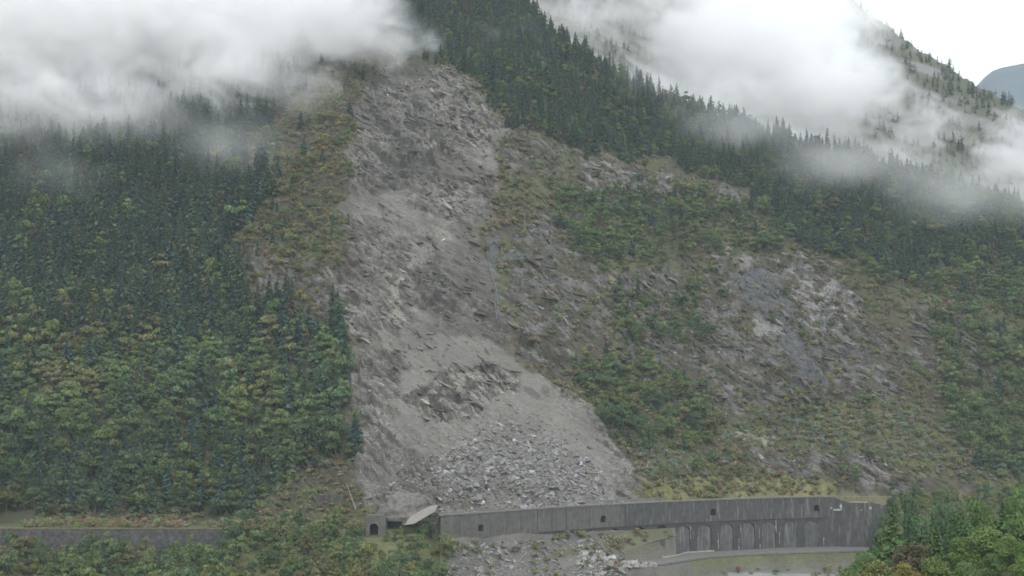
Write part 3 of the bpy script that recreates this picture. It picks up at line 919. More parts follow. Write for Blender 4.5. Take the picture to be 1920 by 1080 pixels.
for i in thin(sample(shr_d, 5), 1.5, 6):
    s = r_.uniform(0.5, 1.5)
    c = SHC[r_.integers(8)]
    if belf[i] and r_.random() < 0.5: c = (0.105, 0.125, 0.095)
    if grf[i] and r_.random() < 0.6: c = GREEN[r_.integers(4)]
    if UkF[i] < 850 and yF[i] < 672: c = GREEN[r_.integers(4)] if r_.random() < 0.7 else AUT[r_.integers(4)]
    if spuf[i] and r_.random() < 0.25: c = (0.17, 0.15, 0.05)
    c = tuple(x * 1.75 for x in c)
    plants.append(dict(kind='shrub', i=i, s=(s, s, s * r_.uniform(.7, 1.2)), t=jitter(c, 0.4, r_), v=int(r_.integers(4)), h=2.6 * s, w=3.6 * s))
for p in plants:
    p['p'] = PX[p['i']]; p['r'] = float(r_.random() * 6.283); p['tilt'] = (float(r_.normal() * 0.045), float(r_.normal() * 0.045))

# rocks of the fan, the apron and the river bank
def rock_density():
    d = np.zeros(Z.shape)
    P_FAN = [(900, 815), (960, 790), (1040, 815), (1110, 880), (1150, 930), (1120, 960), (900, 965), (780, 955), (700, 940), (740, 905), (800, 870), (850, 840)]
    core = inside(U2 + wob * 1.5, V2 + wob2, P_FAN) & (D > 0)
    cen = np.exp(-((U2 - 975) / 120) ** 2 - ((V2 - 905) / 60) ** 2)
    outer = slide & (V2 > 760) & ~core & (D > 0)
    d[core] = 0.45 + 1.3 * cen[core]
    d[outer] = 0.10 + 0.35 * box2(core.astype(np.float32), 61)[outer]
    d[slide & (V2 > 640) & ~core & ~outer] = 0.02
    d[slide & (V2 < 640)] = 0.012
    d[(U > 760) & (U < 1180) & (Y > WY + 2.7) & (Y < FY + 3)] = 1.0
    d[mid_s] = 0.75
    d[rightslope & rocks] = 0.02
    d[(U > 1080) & (U < 1235) & (Y > 692) & (Y < 713)] = 0.9
    return d
rocks_list = []
rd = rock_density()
for i in thin(sample(rd, 8), 0.85, 9):
    infan = rd.ravel()[i] > 0.29 and dF[i] > 0 and vF[i] > 760 and not rokf[i] and r_.random() < (rd.ravel()[i] + 0.1)
    bank = (UkF[i] > 1080) and (UkF[i] < 1225) and yF[i] < 712
    s = float(np.exp(r_.normal(0.08 if infan else -0.4, 0.55)))
    if infan and r_.random() < 0.05: s *= 1.8
    if dF[i] < 0 and not bank: s *= 1.35
    if bank: s = s * 1.6 + 0.5
    s = min(s, 3.6)
    c = (0.205, 0.202, 0.200) if r_.random() < 0.6 else (0.15, 0.14, 0.13)
    if r_.random() < 0.05: c = (0.31, 0.31, 0.31)
    if bank: c = (0.24, 0.233, 0.22)
    rocks_list.append(dict(kind='rock', i=i, p=PX[i] + np.array([0, 0, 0.1 * s]), s=(s * 1.25, s, s), t=jitter(c, 0.45, r_), v=int(r_.integers(8)), r=float(r_.random() * 6.283),
                           h=0.8 * s, w=1.3 * s, tilt=(float(r_.normal() * .35), float(0.35 + r_.normal() * .35)), fan=infan, bank=bank))

# ledges: long slabs lying along the beds, half buried in the slide and the right slope
led = np.where(slide & (V2 < 700), 0.24 * np.clip(rough, 0, 1.2) + 0.01, 0) + np.where(rightslope & rocks, 0.17, 0) + np.where(slide & main_out, 0.3, 0) + np.where(rightslope & ~rocks & ~greens & (V2 < 800), 0.03, 0)
led *= (D > 12) * (0.12 + 1.35 * smooth(0.44, 0.60, fbm(A_ / 20, B_ / 9, 431, 3)))
for i in thin(sample(led, 18), 1.6, 19):
    s = float(np.exp(r_.normal(0.15, 0.55))); s = min(s, 3.4)
    k_ = 0.80 + 0.45 * r_.random()
    g0_ = G.reshape(-1, 3)[i] * k_
    if r_.random() < 0.07: g0_ = g0_ * 1.5
    rocks_list.append(dict(kind='ledge', i=i, p=PX[i] + np.array([0, -0.15 * s, 0.12 * s]), s=(s * r_.uniform(1.1, 2.9), s * r_.uniform(0.8, 1.4), s * r_.uniform(0.6, 1.5)), t=tuple(float(a) for a in g0_), v=int(r_.choice([0, 2, 4, 5, 7])),
                           r=float(r_.normal() * .5), h=0.5 * s, w=2.5 * s, tilt=(float(r_.normal() * .35), float(BED * 0.9 + r_.normal() * .28)), fan=False, bank=False))

# ------------------------------------------------------------------ how much of each shows from the photograph's side
def visible_pixels(items):
    W_, H_ = 1024, 576
    buf = np.full((H_, W_), -1, dtype=np.int32)
    order = sorted(range(len(items)), key=lambda k: items[k]['p'][1])
    cnt = np.zeros(len(items), dtype=np.int32)
    for k in order:
        it = items[k]; x, y, z = it['p']
        u0, v0 = project(x, y, z); _, v1 = project(x, y, z + it['h'])
        hw = it['w'] / 2 * F / y * (W_ / 1920)
        a, b = u0 * W_ / 1920 - hw, u0 * W_ / 1920 + hw
        c, d = v1 * W_ / 1920, v0 * W_ / 1920
        ia, ib_, ic, id_ = max(int(a), 0), min(int(b) + 1, W_), max(int(c), 0), min(int(d) + 1, H_)
        if ia >= ib_ or ic >= id_: continue
        sub = buf[ic:id_, ia:ib_]
        if it['kind'] == 'conifer':
            yy, xx = np.mgrid[ic:id_, ia:ib_]
            m = np.abs(xx + .5 - (a + b) / 2) <= hw * (yy + 1 - c) / max(d - c, 1)
        else: m = np.ones(sub.shape, bool)
        m &= sub < 0
        cnt[k] = m.sum(); sub[m] = k
    return cnt
allthings = plants + rocks_list
cnt = visible_pixels(allthings)
for it, n in zip(allthings, cnt): it['px'] = int(n)

# ------------------------------------------------------------------ stuff: instanced masses
def scatter_group():
    ng = bpy.data.node_groups.new('scatter', 'GeometryNodeTree')
    ng.interface.new_socket('Geometry', in_out='INPUT', socket_type='NodeSocketGeometry')
    ng.interface.new_socket('Shapes', in_out='INPUT', socket_type='NodeSocketCollection')
    ng.interface.new_socket('Geometry', in_out='OUTPUT', socket_type='NodeSocketGeometry')
    gi = ng.nodes.new('NodeGroupInput'); go = ng.nodes.new('NodeGroupOutput')
    ci = ng.nodes.new('GeometryNodeCollectionInfo'); ci.inputs['Separate Children'].default_value = True; ci.inputs['Reset Children'].default_value = True
    ip = ng.nodes.new('GeometryNodeInstanceOnPoints'); ip.inputs['Pick Instance'].default_value = True
    e2r = ng.nodes.new('FunctionNodeEulerToRotation')
    def na(name, typ):
        n = ng.nodes.new('GeometryNodeInputNamedAttribute'); n.data_type = typ; n.inputs['Name'].default_value = name; return n.outputs['Attribute']
    l = ng.links.new
    l(gi.outputs['Geometry'], ip.inputs['Points']); l(gi.outputs['Shapes'], ci.inputs['Collection']); l(ci.outputs[0], ip.inputs['Instance'])
    l(na('pick', 'INT'), ip.inputs['Instance Index']); l(na('rot', 'FLOAT_VECTOR'), e2r.inputs[0]); l(e2r.outputs[0], ip.inputs['Rotation'])
    l(na('size', 'FLOAT_VECTOR'), ip.inputs['Scale']); l(ip.outputs[0], go.inputs['Geometry'])
    return ng
NG = scatter_group()

def scatter(name, items, key):
    n = len(items)
    if not n: return
    me = bpy.data.meshes.new(name)
    me.vertices.add(n)
    me.vertices.foreach_set('co', np.array([it['p'] for it in items], dtype=np.float32).ravel())
    def attr(nm, typ, arr, fld):
        a = me.attributes.new(nm, typ, 'POINT'); a.data.foreach_set(fld, np.asarray(arr, dtype=np.float32 if fld != 'value' else np.int32).ravel())
    attr('rot', 'FLOAT_VECTOR', [(it.get('tilt', (0, 0))[0], it.get('tilt', (0, 0))[1], it['r']) for it in items], 'vector')
    attr('size', 'FLOAT_VECTOR', [it['s'] for it in items], 'vector')
    attr('pick', 'INT', [it['v'] for it in items], 'value')
    attr('tint', 'FLOAT_COLOR', [tuple(it['t']) + (1,) for it in items], 'color')
    o = link_mesh(name, me)
    md = o.modifiers.new('scatter', 'NODES'); md.node_group = NG
    for s_ in NG.interface.items_tree:
        if s_.name == 'Shapes': md[s_.identifier] = SHAPES[key][0]
    tag(o, kind='stuff')
    return o

def single(it, name, key):
    o = bpy.data.objects.new(name, SHAPES[key][1][it['v']])
    o.location = [float(a) for a in it['p']]
    o.rotation_euler = (it.get('tilt', (0, 0))[0], it.get('tilt', (0, 0))[1], it['r'])
    o.scale = it['s']
    o['tint'] = [float(a) for a in it['t']]
    C.objects.link(o)
    it['o'] = o
    return o

SINGLES = {}
for kind, name, key, stuff in (('conifer', 'conifer', 'conifer', 'conifer_forest'), ('tree', 'deciduous_tree', 'tree', 'deciduous_forest'),
                               ('shrub', 'shrub', 'shrub', 'shrubbery'), ('rock', 'boulder', 'rock', 'rubble')):
    its = [it for it in allthings if it['kind'] == kind]
    its.sort(key=lambda it: -it['px'])
    top = [it for it in its[:300] if it['px'] >= 2]
    SINGLES[kind] = top
    for it in top: single(it, name, key)
    scatter(stuff, its[len(top):], key)
    print(kind, len(its), 'top px', its[0]['px'], 'cut px', top[-1]['px'])

scatter('slab_rubble', [it for it in allthings if it['kind'] == 'ledge'], 'rock')

# far wood on the mountain behind
rb_ = np.random.default_rng(9)
ub, vb = project(PB[..., 0], PB[..., 1], PB[..., 2])
vis = ((ub > 800) & (ub < 2150) & (vb > -160) & (vb < 500) & (rb[..., 0] < 0.6)).ravel()
cand = np.nonzero(vis)[0]
cand = cand[rb_.random(len(cand)) < 0.16]
far_items = []
for i in cand:
    s = rb_.uniform(0.6, 1.05)
    p = PB.reshape(-1, 3)[i] + np.array([rb_.uniform(-2, 2), rb_.uniform(-2, 2), -0.5])
    far_items.append(dict(p=p, s=(s * 1.3, s * 1.3, s), t=jitter(CON[rb_.integers(4)], 0.6, rb_), v=int(rb_.integers(3)), r=float(rb_.random() * 6.28)))
print('far', len(far_items))
scatter('far_forest', far_items, 'far')
# ------------------------------------------------------------------ walls, road and small structures
def wall_material(name, col, pale, streak, amt, joints=0.0):
    m, nt, bs, out = mat(name)
    geo = node(nt, 'ShaderNodeNewGeometry').outputs['Position']
    st = noise_node(nt, geo, streak, 5, 0.7, mapping=(1, 1, 0.10))
    bl = noise_node(nt, geo, 0.35, 5, 0.7)
    c = mul(nt, ramp(nt, bl, [(0.3, 0.7), (0.7, 1.25)]), col)
    mm = nt.nodes.new('ShaderNodeMix'); mm.data_type = 'RGBA'
    nt.links.new(ramp(nt, st, [(amt, 0.0), (amt + 0.10, 0.85)]), mm.inputs[0]); nt.links.new(c, mm.inputs[6]); mm.inputs[7].default_value = tuple(pale) + (1,)
    nt.links.new(mm.outputs[2], bs.inputs['Base Color'])
    bump(nt, bs, bl, 0.5, 0.2)
    return m
M_DARKWALL = wall_material('weathered_masonry', (0.066, 0.064, 0.064), (0.15, 0.145, 0.133), 0.8, 0.53)
M_PIER = wall_material('streaked_masonry', (0.056, 0.054, 0.056), (0.25, 0.245, 0.225), 0.9, 0.61)
M_CONC = wall_material('grey_concrete', (0.10, 0.096, 0.09), (0.14, 0.135, 0.125), 0.6, 0.55)
M_INFILL = wall_material('pale_infill', (0.085, 0.085, 0.082), (0.18, 0.175, 0.165), 0.9, 0.52)
M_COPING = plain_material('coping_stone', (0.15, 0.145, 0.13), 0.25, 0.6)
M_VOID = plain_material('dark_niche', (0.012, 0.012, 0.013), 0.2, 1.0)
M_JOINT = plain_material('joint', (0.045, 0.043, 0.04), 0.2, 1.0)
M_PALE = plain_material('pale_render', (0.32, 0.31, 0.29), 0.25, 1.2)
M_STONE = plain_material('rough_stone', (0.075, 0.073, 0.071), 0.6, 0.55, rough=0.9, bumpd=0.5)
M_ROAD = plain_material('worn_asphalt', (0.135, 0.13, 0.12), 0.2, 0.3)
M_ROADLINE = plain_material('pale_kerb', (0.30, 0.285, 0.22), 0.3, 0.2)

class Path:
    """vertical face running along a list of plan points keyed by pixel column; d pushes backwards (away from the viewer)"""
    def __init__(s, us, ys, zref=0.0):
        s.us = np.array(us, float); s.ys = np.array(ys, float)
        dep = s.ys * math.cos(PITCH) + (zref - CAMZ) * math.sin(PITCH)
        s.xs = (s.us - 960) / F * dep
    def P(s, u, z, d=0.0):
        x, y = np.interp(u, s.us, s.xs), np.interp(u, s.us, s.ys)
        x2, y2 = np.interp(u + 8, s.us, s.xs), np.interp(u + 8, s.us, s.ys)
        x1, y1 = np.interp(u - 8, s.us, s.xs), np.interp(u - 8, s.us, s.ys)
        tx, ty = x2 - x1, y2 - y1; L_ = math.hypot(tx, ty) or 1
        return (float(x - ty / L_ * d), float(y + tx / L_ * d), float(z))

uw = list(range(820, 1690, 12))
WALL = Path(uw, wall_top_y(np.array(uw, float)), 12)

def arch_face(mb, path, u0, u1, z0, z1, uc, hu, zb, zs, dep, d0=0.0, seg=8, m=0, mi=0):
    """front face u0..u1 x z0..z1 with an arched opening centred on uc (half width hu), springing at zs, sill zb, plus its reveals"""
    a, b = uc - hu, uc + hu
    rise = (a, b)
    P = path.P
    if zb > z0: mb.quad(P(a, z0, d0), P(b, z0, d0), P(b, zb, d0), P(a, zb, d0), m)
    mb.quad(P(u0, z0, d0), P(a, z0, d0), P(a, zs, d0), P(u0, zs, d0), m)
    mb.quad(P(b, z0, d0), P(u1, z0, d0), P(u1, zs, d0), P(b, zs, d0), m)
    wm_ = abs(path.P(a, 0)[0] - path.P(b, 0)[0]); R_ = wm_ / 2
    pts = [(uc - hu * math.cos(math.pi * k / seg), zs + R_ * 0.85 * math.sin(math.pi * k / seg)) for k in range(seg + 1)]
    mb.quad(P(u0, zs, d0), P(a, zs, d0), P(a, z1, d0), P(u0, z1, d0), m)
    mb.quad(P(b, zs, d0), P(u1, zs, d0), P(u1, z1, d0), P(b, z1, d0), m)
    for (ua, za), (ub_, zb2) in zip(pts[:-1], pts[1:]):
        mb.quad(P(ua, za, d0), P(ub_, zb2, d0), P(ub_, z1, d0), P(ua, z1, d0), m)
        mb.quad(P(ub_, zb2, d0), P(ua, za, d0), P(ua, za, d0 + dep), P(ub_, zb2, d0 + dep), mi)
    mb.quad(P(a, zb, d0), P(a, zs, d0), P(a, zs, d0 + dep), P(a, zb, d0 + dep), mi)
    mb.quad(P(b, zs, d0), P(b, zb, d0), P(b, zb, d0 + dep), P(b, zs, d0 + dep), mi)
    mb.quad(P(b, zb, d0), P(a, zb, d0), P(a, zb, d0 + dep), P(b, zb, d0 + dep), mi)
    return pts

def slab(mb, path, u0, u1, z0, z1, d0, d1, m=0, step=10):
    n = max(1, int(abs(u1 - u0) / step))
    us_ = [u0 + (u1 - u0) * k / n for k in range(n + 1)]
    P = path.P
    for a, b in zip(us_[:-1], us_[1:]):
        mb.quad(P(a, z0, d0), P(b, z0, d0), P(b, z1, d0), P(a, z1, d0), m)
        mb.quad(P(a, z1, d0), P(b, z1, d0), P(b, z1, d1), P(a, z1, d1), m)
        mb.quad(P(b, z0, d0), P(a, z0, d0), P(a, z0, d1), P(b, z0, d1), m)
        mb.quad(P(b, z0, d1), P(a, z0, d1), P(a, z1, d1), P(b, z1, d1), m)
    for a in (u0, u1):
        mb.quad(P(a, z0, d0), P(a, z1, d0), P(a, z1, d1), P(a, z0, d1), m)

def empty(name, loc, label, cat, group=None):
    o = bpy.data.objects.new(name, None); C.objects.link(o); o.location = loc
    return tag(o, label, cat, group)

def adopt(o, root):
    """parent o (built in world coordinates) to root without moving it"""
    o.parent = root
    o.matrix_parent_inverse = root.matrix_basis.inverted()
    return o

def build_gallery():
    root = empty('rail_gallery', WALL.P(1240, 0), 'long curved grey gallery and blind arcade wall at the foot of the landslide', 'gallery')
    centres = [1025, 1068, 1110, 1152, 1198, 1240, 1281, 1321, 1362, 1402, 1441, 1481, 1521]
    wins = {902: 5.4, 1131: 5.2, 1337: 5.9, 1531: 6.1}
    # upper band as concrete / masonry panels separated by joints
    joints = [826, 862, 918, 950, 977, 1008, 1035, 1062, 1105, 1163, 1205, 1250, 1300, 1375, 1450, 1500, 1562]
    up = MB(); dk_ = MB()
    for a, b in zip(joints[:-1], joints[1:]):
        mb_ = up if b <= 1170 else dk_
        g_ = 0.45 if b <= 1170 else 0.12
        w_ = [w for w in wins if a < w < b]
        zlo = 0.9
        if w_:
            w = w_[0]; zc = wins[w]
            arch_face(mb_, WALL, a + g_, b - g_, zlo, 11.7, w, 5.2, zc - 1.7, zc + 0.4, 1.25, mi=0)
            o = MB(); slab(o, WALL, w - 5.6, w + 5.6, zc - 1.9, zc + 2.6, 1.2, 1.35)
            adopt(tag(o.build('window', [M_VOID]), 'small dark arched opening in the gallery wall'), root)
        else:
            n = max(1, int((b - a) / 14))
            for k in range(n):
                ua = a + g_ + (b - a - 2 * g_) * k / n; ub_ = a + g_ + (b - a - 2 * g_) * (k + 1) / n
                mb_.quad(WALL.P(ua, zlo, 0), WALL.P(ub_, zlo, 0), WALL.P(ub_, 11.7, 0), WALL.P(ua, 11.7, 0))
    adopt(tag(up.build('gallery_front', [M_CONC]), 'paler concrete panels at the left end'), root)
    adopt(tag(dk_.build('upper_wall', [M_DARKWALL]), 'dark weathered upper wall band'), root)
    for a, b in zip(joints[:-1], joints[1:]):        # the joint backing, behind the panels
        o = MB(); slab(o, WALL, b - 2, b + 2, 0.9, 11.6, 0.35, 0.7)
        if b < 1560: adopt(o.build('joint', [M_JOINT]), root)
    # arcade
    ed = [1004] + [(centres[i] + centres[i + 1]) / 2 for i in range(len(centres) - 1)] + [1541]
    pier = MB()
    for i, uc_ in enumerate(centres):
        zb_ = -3.0 if uc_ < 1260 else -14.2
        arch_face(pier, WALL, ed[i], ed[i + 1], zb_, 0.9, uc_, 12.5, zb_, -3.4 if uc_ > 1260 else -2.6, 0.6, 0.0, 10)
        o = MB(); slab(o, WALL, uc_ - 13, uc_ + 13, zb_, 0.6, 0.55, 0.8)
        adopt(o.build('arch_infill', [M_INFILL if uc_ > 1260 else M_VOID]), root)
    slab(pier, WALL, 826, 1004, -4, 0.9, 0, 0.5)
    adopt(pier.build('arcade', [M_PIER]), root)
    cp = MB(); slab(cp, WALL, 822, 1565, 11.7, 12.35, -0.35, 3.4)
    adopt(cp.build('coping', [M_COPING]), root)
    lg = MB(); slab(lg, WALL, 1010, 1545, 0.75, 1.15, -0.25, -0.003)
    adopt(lg.build('string_course', [M_JOINT]), root)
    # rough right end: stepped masonry down to the trees, pale patches of render
    rt = MB()
    tops = [(1541, 11.7), (1562, 11.7), (1575, 10.2), (1590, 9.4), (1610, 9.5), (1632, 9.2), (1650, 8.2), (1672, 6.5)]
    for (a, za), (b, zb2) in zip(tops[:-1], tops[1:]):
        n = 3
        for k in range(n):
            ua, ub_ = a + (b - a) * k / n, a + (b - a) * (k + 1) / n
            z_a, z_b = za + (zb2 - za) * k / n, za + (zb2 - za) * (k + 1) / n
            z00 = -14.2
            dd = 0.15 * math.sin(ua)
            rt.quad(WALL.P(ua, z00, dd), WALL.P(ub_, z00, dd), WALL.P(ub_, z_b, dd), WALL.P(ua, z_a, dd))
            rt.quad(WALL.P(ua, z_a, dd), WALL.P(ub_, z_b, dd), WALL.P(ub_, z_b, 3.6), WALL.P(ua, z_a, 3.6))
    adopt(tag(rt.build('end_wall', [M_DARKWALL]), 'plain rough dark masonry at the right end'), root)
    for (a, b, z0, z1) in ((1549, 1552, 9.5, 11.3), (1556, 1560, 5.5, 6.5), (1561, 1579, 4.6, 5.6), (1574, 1579, 5.6, 8.2), (1588, 1632, 8.9, 9.6), (1629, 1634, 5.5, 7.2), (1611, 1617, 4.9, 5.3)):
        o = MB()
        pts = []
        for k in range(14):
            an = 2 * math.pi * k / 14; rr = 0.8 + 0.35 * random.random()
            pts.append(WALL.P((a + b) / 2 + (b - a) / 2 * math.cos(an) * rr, (z0 + z1) / 2 + (z1 - z0) / 2 * math.sin(an) * rr, -0.22))
        o.poly(pts)
        adopt(o.build('render_patch', [M_PALE]), root)
    # pale calcite runs between the arches
    for (uu, z0, z1, w) in ((1267, -13.9, -3.5, .7), (1294, -7, -1.0, 1.1), (1308, -13.8, -6, .6), (1346, -13.8, -5, 1.2), (1384, -13.8, -8, 1.0), (1423, -9, -3, .8), (1454, -6, 0.4, 1.2), (1461, -12, -6, .9),
                            (1543, -13, -9, 1.4), (1424, -13.9, -11.5, 2.2), (1492, -4, 0, .6), (1534, -12, -2, .5), (1388, -5, -1.5, .6)):
        o = MB(); n = 9
        dr_ = [random.uniform(-0.9, 0.9) * math.sin(k * 0.9) for k in range(n + 1)]
        L1 = [WALL.P(uu + dr_[k] - w * (0.1 + 0.9 * random.random() ** 2), z0 + (z1 - z0) * k / n, -0.03) for k in range(n + 1)]
        L2 = [WALL.P(uu + dr_[k] + w * (0.1 + 0.9 * random.random() ** 2), z0 + (z1 - z0) * k / n, -0.03) for k in range(n + 1)]
        for k in range(n): o.quad(L1[k], L2[k], L2[k + 1], L1[k + 1])
        adopt(o.build('calcite_run', [M_PALE]), root)
build_gallery()

# the wall that carries the debris beside the road (left of the arcade)
wp = Path([1166, 1190, 1215, 1240, 1268], [713, 721, 729, 736, 745.5], -8)
o = MB()
us_ = list(range(1166, 1269, 6))
for a, b in zip(us_[:-1], us_[1:]):
    za, zb2 = (float(np.interp(q_, [1166, 1175, 1200, 1230, 1268], [-12.5, -9.6, -7.2, -5.3, -4.2])) for q_ in (a, b))
    o.quad(wp.P(a, -14.5), wp.P(b, -14.5), wp.P(b, zb2), wp.P(a, za)); o.quad(wp.P(a, za), wp.P(b, zb2), wp.P(b, zb2, 1.2), wp.P(a, za, 1.2), 1)
wo_ = tag(o.build('retaining_wall', [M_DARKWALL, M_COPING]), 'short dark retaining wall rising in a curve left of the pale arches', 'retaining wall')

# road at the foot of the arcade, its kerb, and the wall below it
back = Path([1150, 1200, 1240, 1268] + list(range(1280, 1661, 20)) + [1800], [704, 722, 734, 744.5] + [float(wall_top_y(q_)) - 0.05 for q_ in range(1280, 1661, 20)] + [822], -14)
frt = Path([1150, 1240, 1330, 1450, 1640, 1800], [690, 700, 735, 753, 767, 776], -14)
o = MB()
us_ = list(range(1180, 1781, 10))
for a, b in zip(us_[:-1], us_[1:]):
    o.quad(frt.P(a, -14.0, 0.4), frt.P(b, -14.0, 0.4), back.P(b, -14.0), back.P(a, -14.0))
tag(o.build('road', [M_ROAD]), kind='structure')
o = MB(); slab(o, frt, 1226, 1780, -21.6, -13.86, -0.2, 0.4)
rwroot = o.build('road_wall', [M_STONE]); tag(rwroot, 'low grey stone wall carrying the road below the arcade', 'retaining wall')
o = MB(); slab(o, frt, 1226, 1640, -13.855, -13.15, -0.15, 0.25)
q_ = o.build('parapet', [M_COPING], rwroot)
o = MB(); slab(o, back, 1236, 1336, -13.9, -13.2, -1.6, -1.2)
tag(o.build('concrete_kerb', [M_ROADLINE]), 'long cream concrete kerb at the foot of the first pale arches', 'kerb')

# pale low wall and broken slab behind the gallery top
o = MB(); slab(o, WALL, 1122, 1262, 12.1, 13.6, 5.2, 5.7); slab(o, WALL, 1100, 1235, 12.1, 14.6, 8.4, 8.9)
tag(o.build('low_wall', [M_COPING]), 'low stepped wall behind the gallery edge right of the rubble', 'low wall')
o = MB(); slab(o, WALL, 826, 975, 12.1, 13.0, 2.6, 3.0)
tag(o.build('low_wall', [M_COPING]), 'thin low wall along the buried left end of the gallery roof', 'low wall')

# left: stone embankment under the railway, portal, slanting slab, short dark wall
emb = Path([-700, -200, 0, 150, 300, 430, 460], [672, 672, 671, 670.8, 670.4, 670, 670], 0)
o = MB(); slab(o, emb, -700, 452, -9, 5.2, -0.4, 1.6, 0, 14)
er = tag(o.build('stone_embankment', [M_STONE]), 'long grey rubble stone embankment wall at the lower left', 'embankment wall')
o = MB(); slab(o, emb, -700, 452, 5.2, 5.6, -0.55, 1.7, 0, 14)
tag(o.build('coping', [plain_material('rusty_grass_edge', (0.15, 0.125, 0.06), 0.4, 0.5)], er))

def build_portal():
    pp = Path([640, 760], [664, 664], 6)
    root = empty('tunnel_portal', pp.P(700, 3), 'small grey stone tunnel portal with a dark arched mouth', 'tunnel portal')
    o = MB(); arch_face(o, pp, 688, 718, 1.0, 11.6, 701, 8, 1.0, 6.6, 4.0)
    slab(o, pp, 686, 688, 0.5, 11.6, 0.0, 8); slab(o, pp, 718, 723, 0.5, 10.6, 0.1, 8)
    o.quad(pp.P(688, 11.6, 0), pp.P(718, 11.6, 0), pp.P(718, 11.6, 9), pp.P(688, 11.6, 9))
    adopt(o.build('portal_front', [M_CONC]), root)
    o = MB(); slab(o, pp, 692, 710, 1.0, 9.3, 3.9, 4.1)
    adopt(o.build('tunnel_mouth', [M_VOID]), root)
    o = MB(); seg = 10
    wm_ = 16 * 664 / F; R_ = wm_ / 2
    inn = [(701 - 8 * math.cos(math.pi * k / seg), 6.6 + R_ * .85 * math.sin(math.pi * k / seg)) for k in range(seg + 1)]
    outp = [(701 - 10 * math.cos(math.pi * k / seg), 6.6 + R_ * 1.12 * math.sin(math.pi * k / seg)) for k in range(seg + 1)]
    for k in range(seg):
        a, b, c_, d_ = inn[k], inn[k + 1], outp[k + 1], outp[k]
        o.quad(pp.P(a[0], a[1], -0.25), pp.P(b[0], b[1], -0.25), pp.P(c_[0], c_[1], -0.25), pp.P(d_[0], d_[1], -0.25))
        o.quad(pp.P(d_[0], d_[1], -0.25), pp.P(c_[0], c_[1], -0.25), pp.P(c_[0], c_[1], 0.0), pp.P(d_[0], d_[1], 0.0))
    adopt(o.build('arch_ring', [M_COPING]), root)
build_portal()

def thick_plate(name, pts, th, mats, label, cat):
    pts = [Vector(p) for p in pts]
    n = (pts[1] - pts[0]).cross(pts[2] - pts[0]).normalized() * th
    m = MB(); k = len(pts)
    m.poly([tuple(p) for p in pts]); m.poly([tuple(p - n) for p in reversed(pts)])
    for i in range(k):
        a, b = pts[i], pts[(i + 1) % k]
        m.quad(tuple(a), tuple(a - n), tuple(b - n), tuple(b))
    return tag(m.build(name, mats), label, cat)
M_SLAB = plain_material('pale_concrete_roof', (0.22, 0.205, 0.185), 0.2, 0.5)
thick_plate('concrete_slab', [at_y(757, 984, 652), at_y(776, 982, 650), at_y(816, 958, 657), at_y(821, 947, 666), at_y(807, 948, 669), at_y(771, 967, 664)], 0.2, [M_SLAB],
            'pale slanting concrete roof slab between the tunnel portal and the gallery', 'concrete slab')
dw = Path([590, 645], [704, 704], 12)
o = MB(); slab(o, dw, 592, 642, 8, 18.2, 0, 1.5, 0, 6)
for q_ in range(596, 642, 7): slab(o, dw, q_, q_ + 1.6, 8, 18.3, -0.35, 0)
tag(o.build('retaining_wall', [M_DARKWALL]), 'dark ribbed wall among the trees left of the slide foot', 'retaining wall')

# the rounded rock and debris mound above the portal
def mound(name, u, v, y, ru, rv, ry, label, cat):
    c0 = Vector(at_y(u, v, y)); rx, rz = ru * y / F, rv * y / F
    nu, nv = 90, 40
    a_ = np.linspace(0, 2 * math.pi, nu, endpoint=False); b_ = np.linspace(-0.15, math.pi / 2, nv)
    AA, BB = np.meshgrid(a_, b_)
    x_ = np.cos(BB) * np.cos(AA); y_ = np.cos(BB) * np.sin(AA); z_ = np.sin(BB)
    nn = 1 + 0.34 * (fbm(x_ * 2.2 + 5, z_ * 2.6 + y_, 501, 4) - 0.5) + 0.16 * (fbm(x_ * 9 + 5 + y_ * 3, z_ * 8, 505, 3) - 0.5)
    P_ = np.stack([c0.x + x_ * rx * nn, c0.y + y_ * ry * nn, c0.z + z_ * rz * nn], -1).reshape(-1, 3)
    ii = np.arange(nu * nv).reshape(nv, nu)
    q_ = np.stack([ii[:-1], np.roll(ii, -1, 1)[:-1], np.roll(ii, -1, 1)[1:], ii[1:]], -1).reshape(-1, 4)
    tag(link_mesh(name, mesh_from(name, P_, q_, [M_MOUND])), label, cat)
M_MOUND = plain_material('pale_debris', (0.14, 0.133, 0.12), 0.4, 0.6, bumpd=0.4)
mound('rock_mound', 766, 968, 682, 62, 46, 9, 'rounded pale mound of rock above the tunnel portal, left of the gallery end', 'rock mound')

# posts, poles, snags
M_WOOD = plain_material('weathered_wood', (0.24, 0.22, 0.19), 0.3, 2.0)
M_DARKWOOD = plain_material('dark_wood', (0.06, 0.052, 0.045), 0.3, 2.0)
def pole(name, u0, v0, u1, v1, y, r, m, label, cat, taper=0.5, bits=0, group=None):
    a, b = Vector(at_y(u0, v0, y)), Vector(at_y(u1, v1, y - 0.5))
    mb_ = MB()
    mid_ = (a + b) / 2 + Vector((random.uniform(-.2, .2), 0, 0))
    mb_.tube([tuple(a - (b - a) * 0.06), tuple(mid_), tuple(b)], [r, r * (1 + taper) / 2, r * taper], 6)
    for k in range(bits):
        s_ = a.lerp(b, random.uniform(0.35, 0.95)); e_ = s_ + Vector((random.uniform(-2, 2), random.uniform(-1, 1), random.uniform(0.2, 1.2)))
        mb_.tube([tuple(s_), tuple(e_)], [r * .45, r * .15], 4)
    return tag(mb_.build(name, [m]), label, cat, group)
pole('leaning_post', 666, 952, 649, 905, 678, 0.32, M_WOOD, 'pale leaning post beside the slide above the tunnel portal', 'post')
pole('dead_trunk', 657, 728, 656, 655, 752, 0.30, M_DARKWOOD, 'tall dark bare trunk at the slide edge, left of the pair', 'dead tree', 0.6, 3, 'bare trunks at the slide edge')
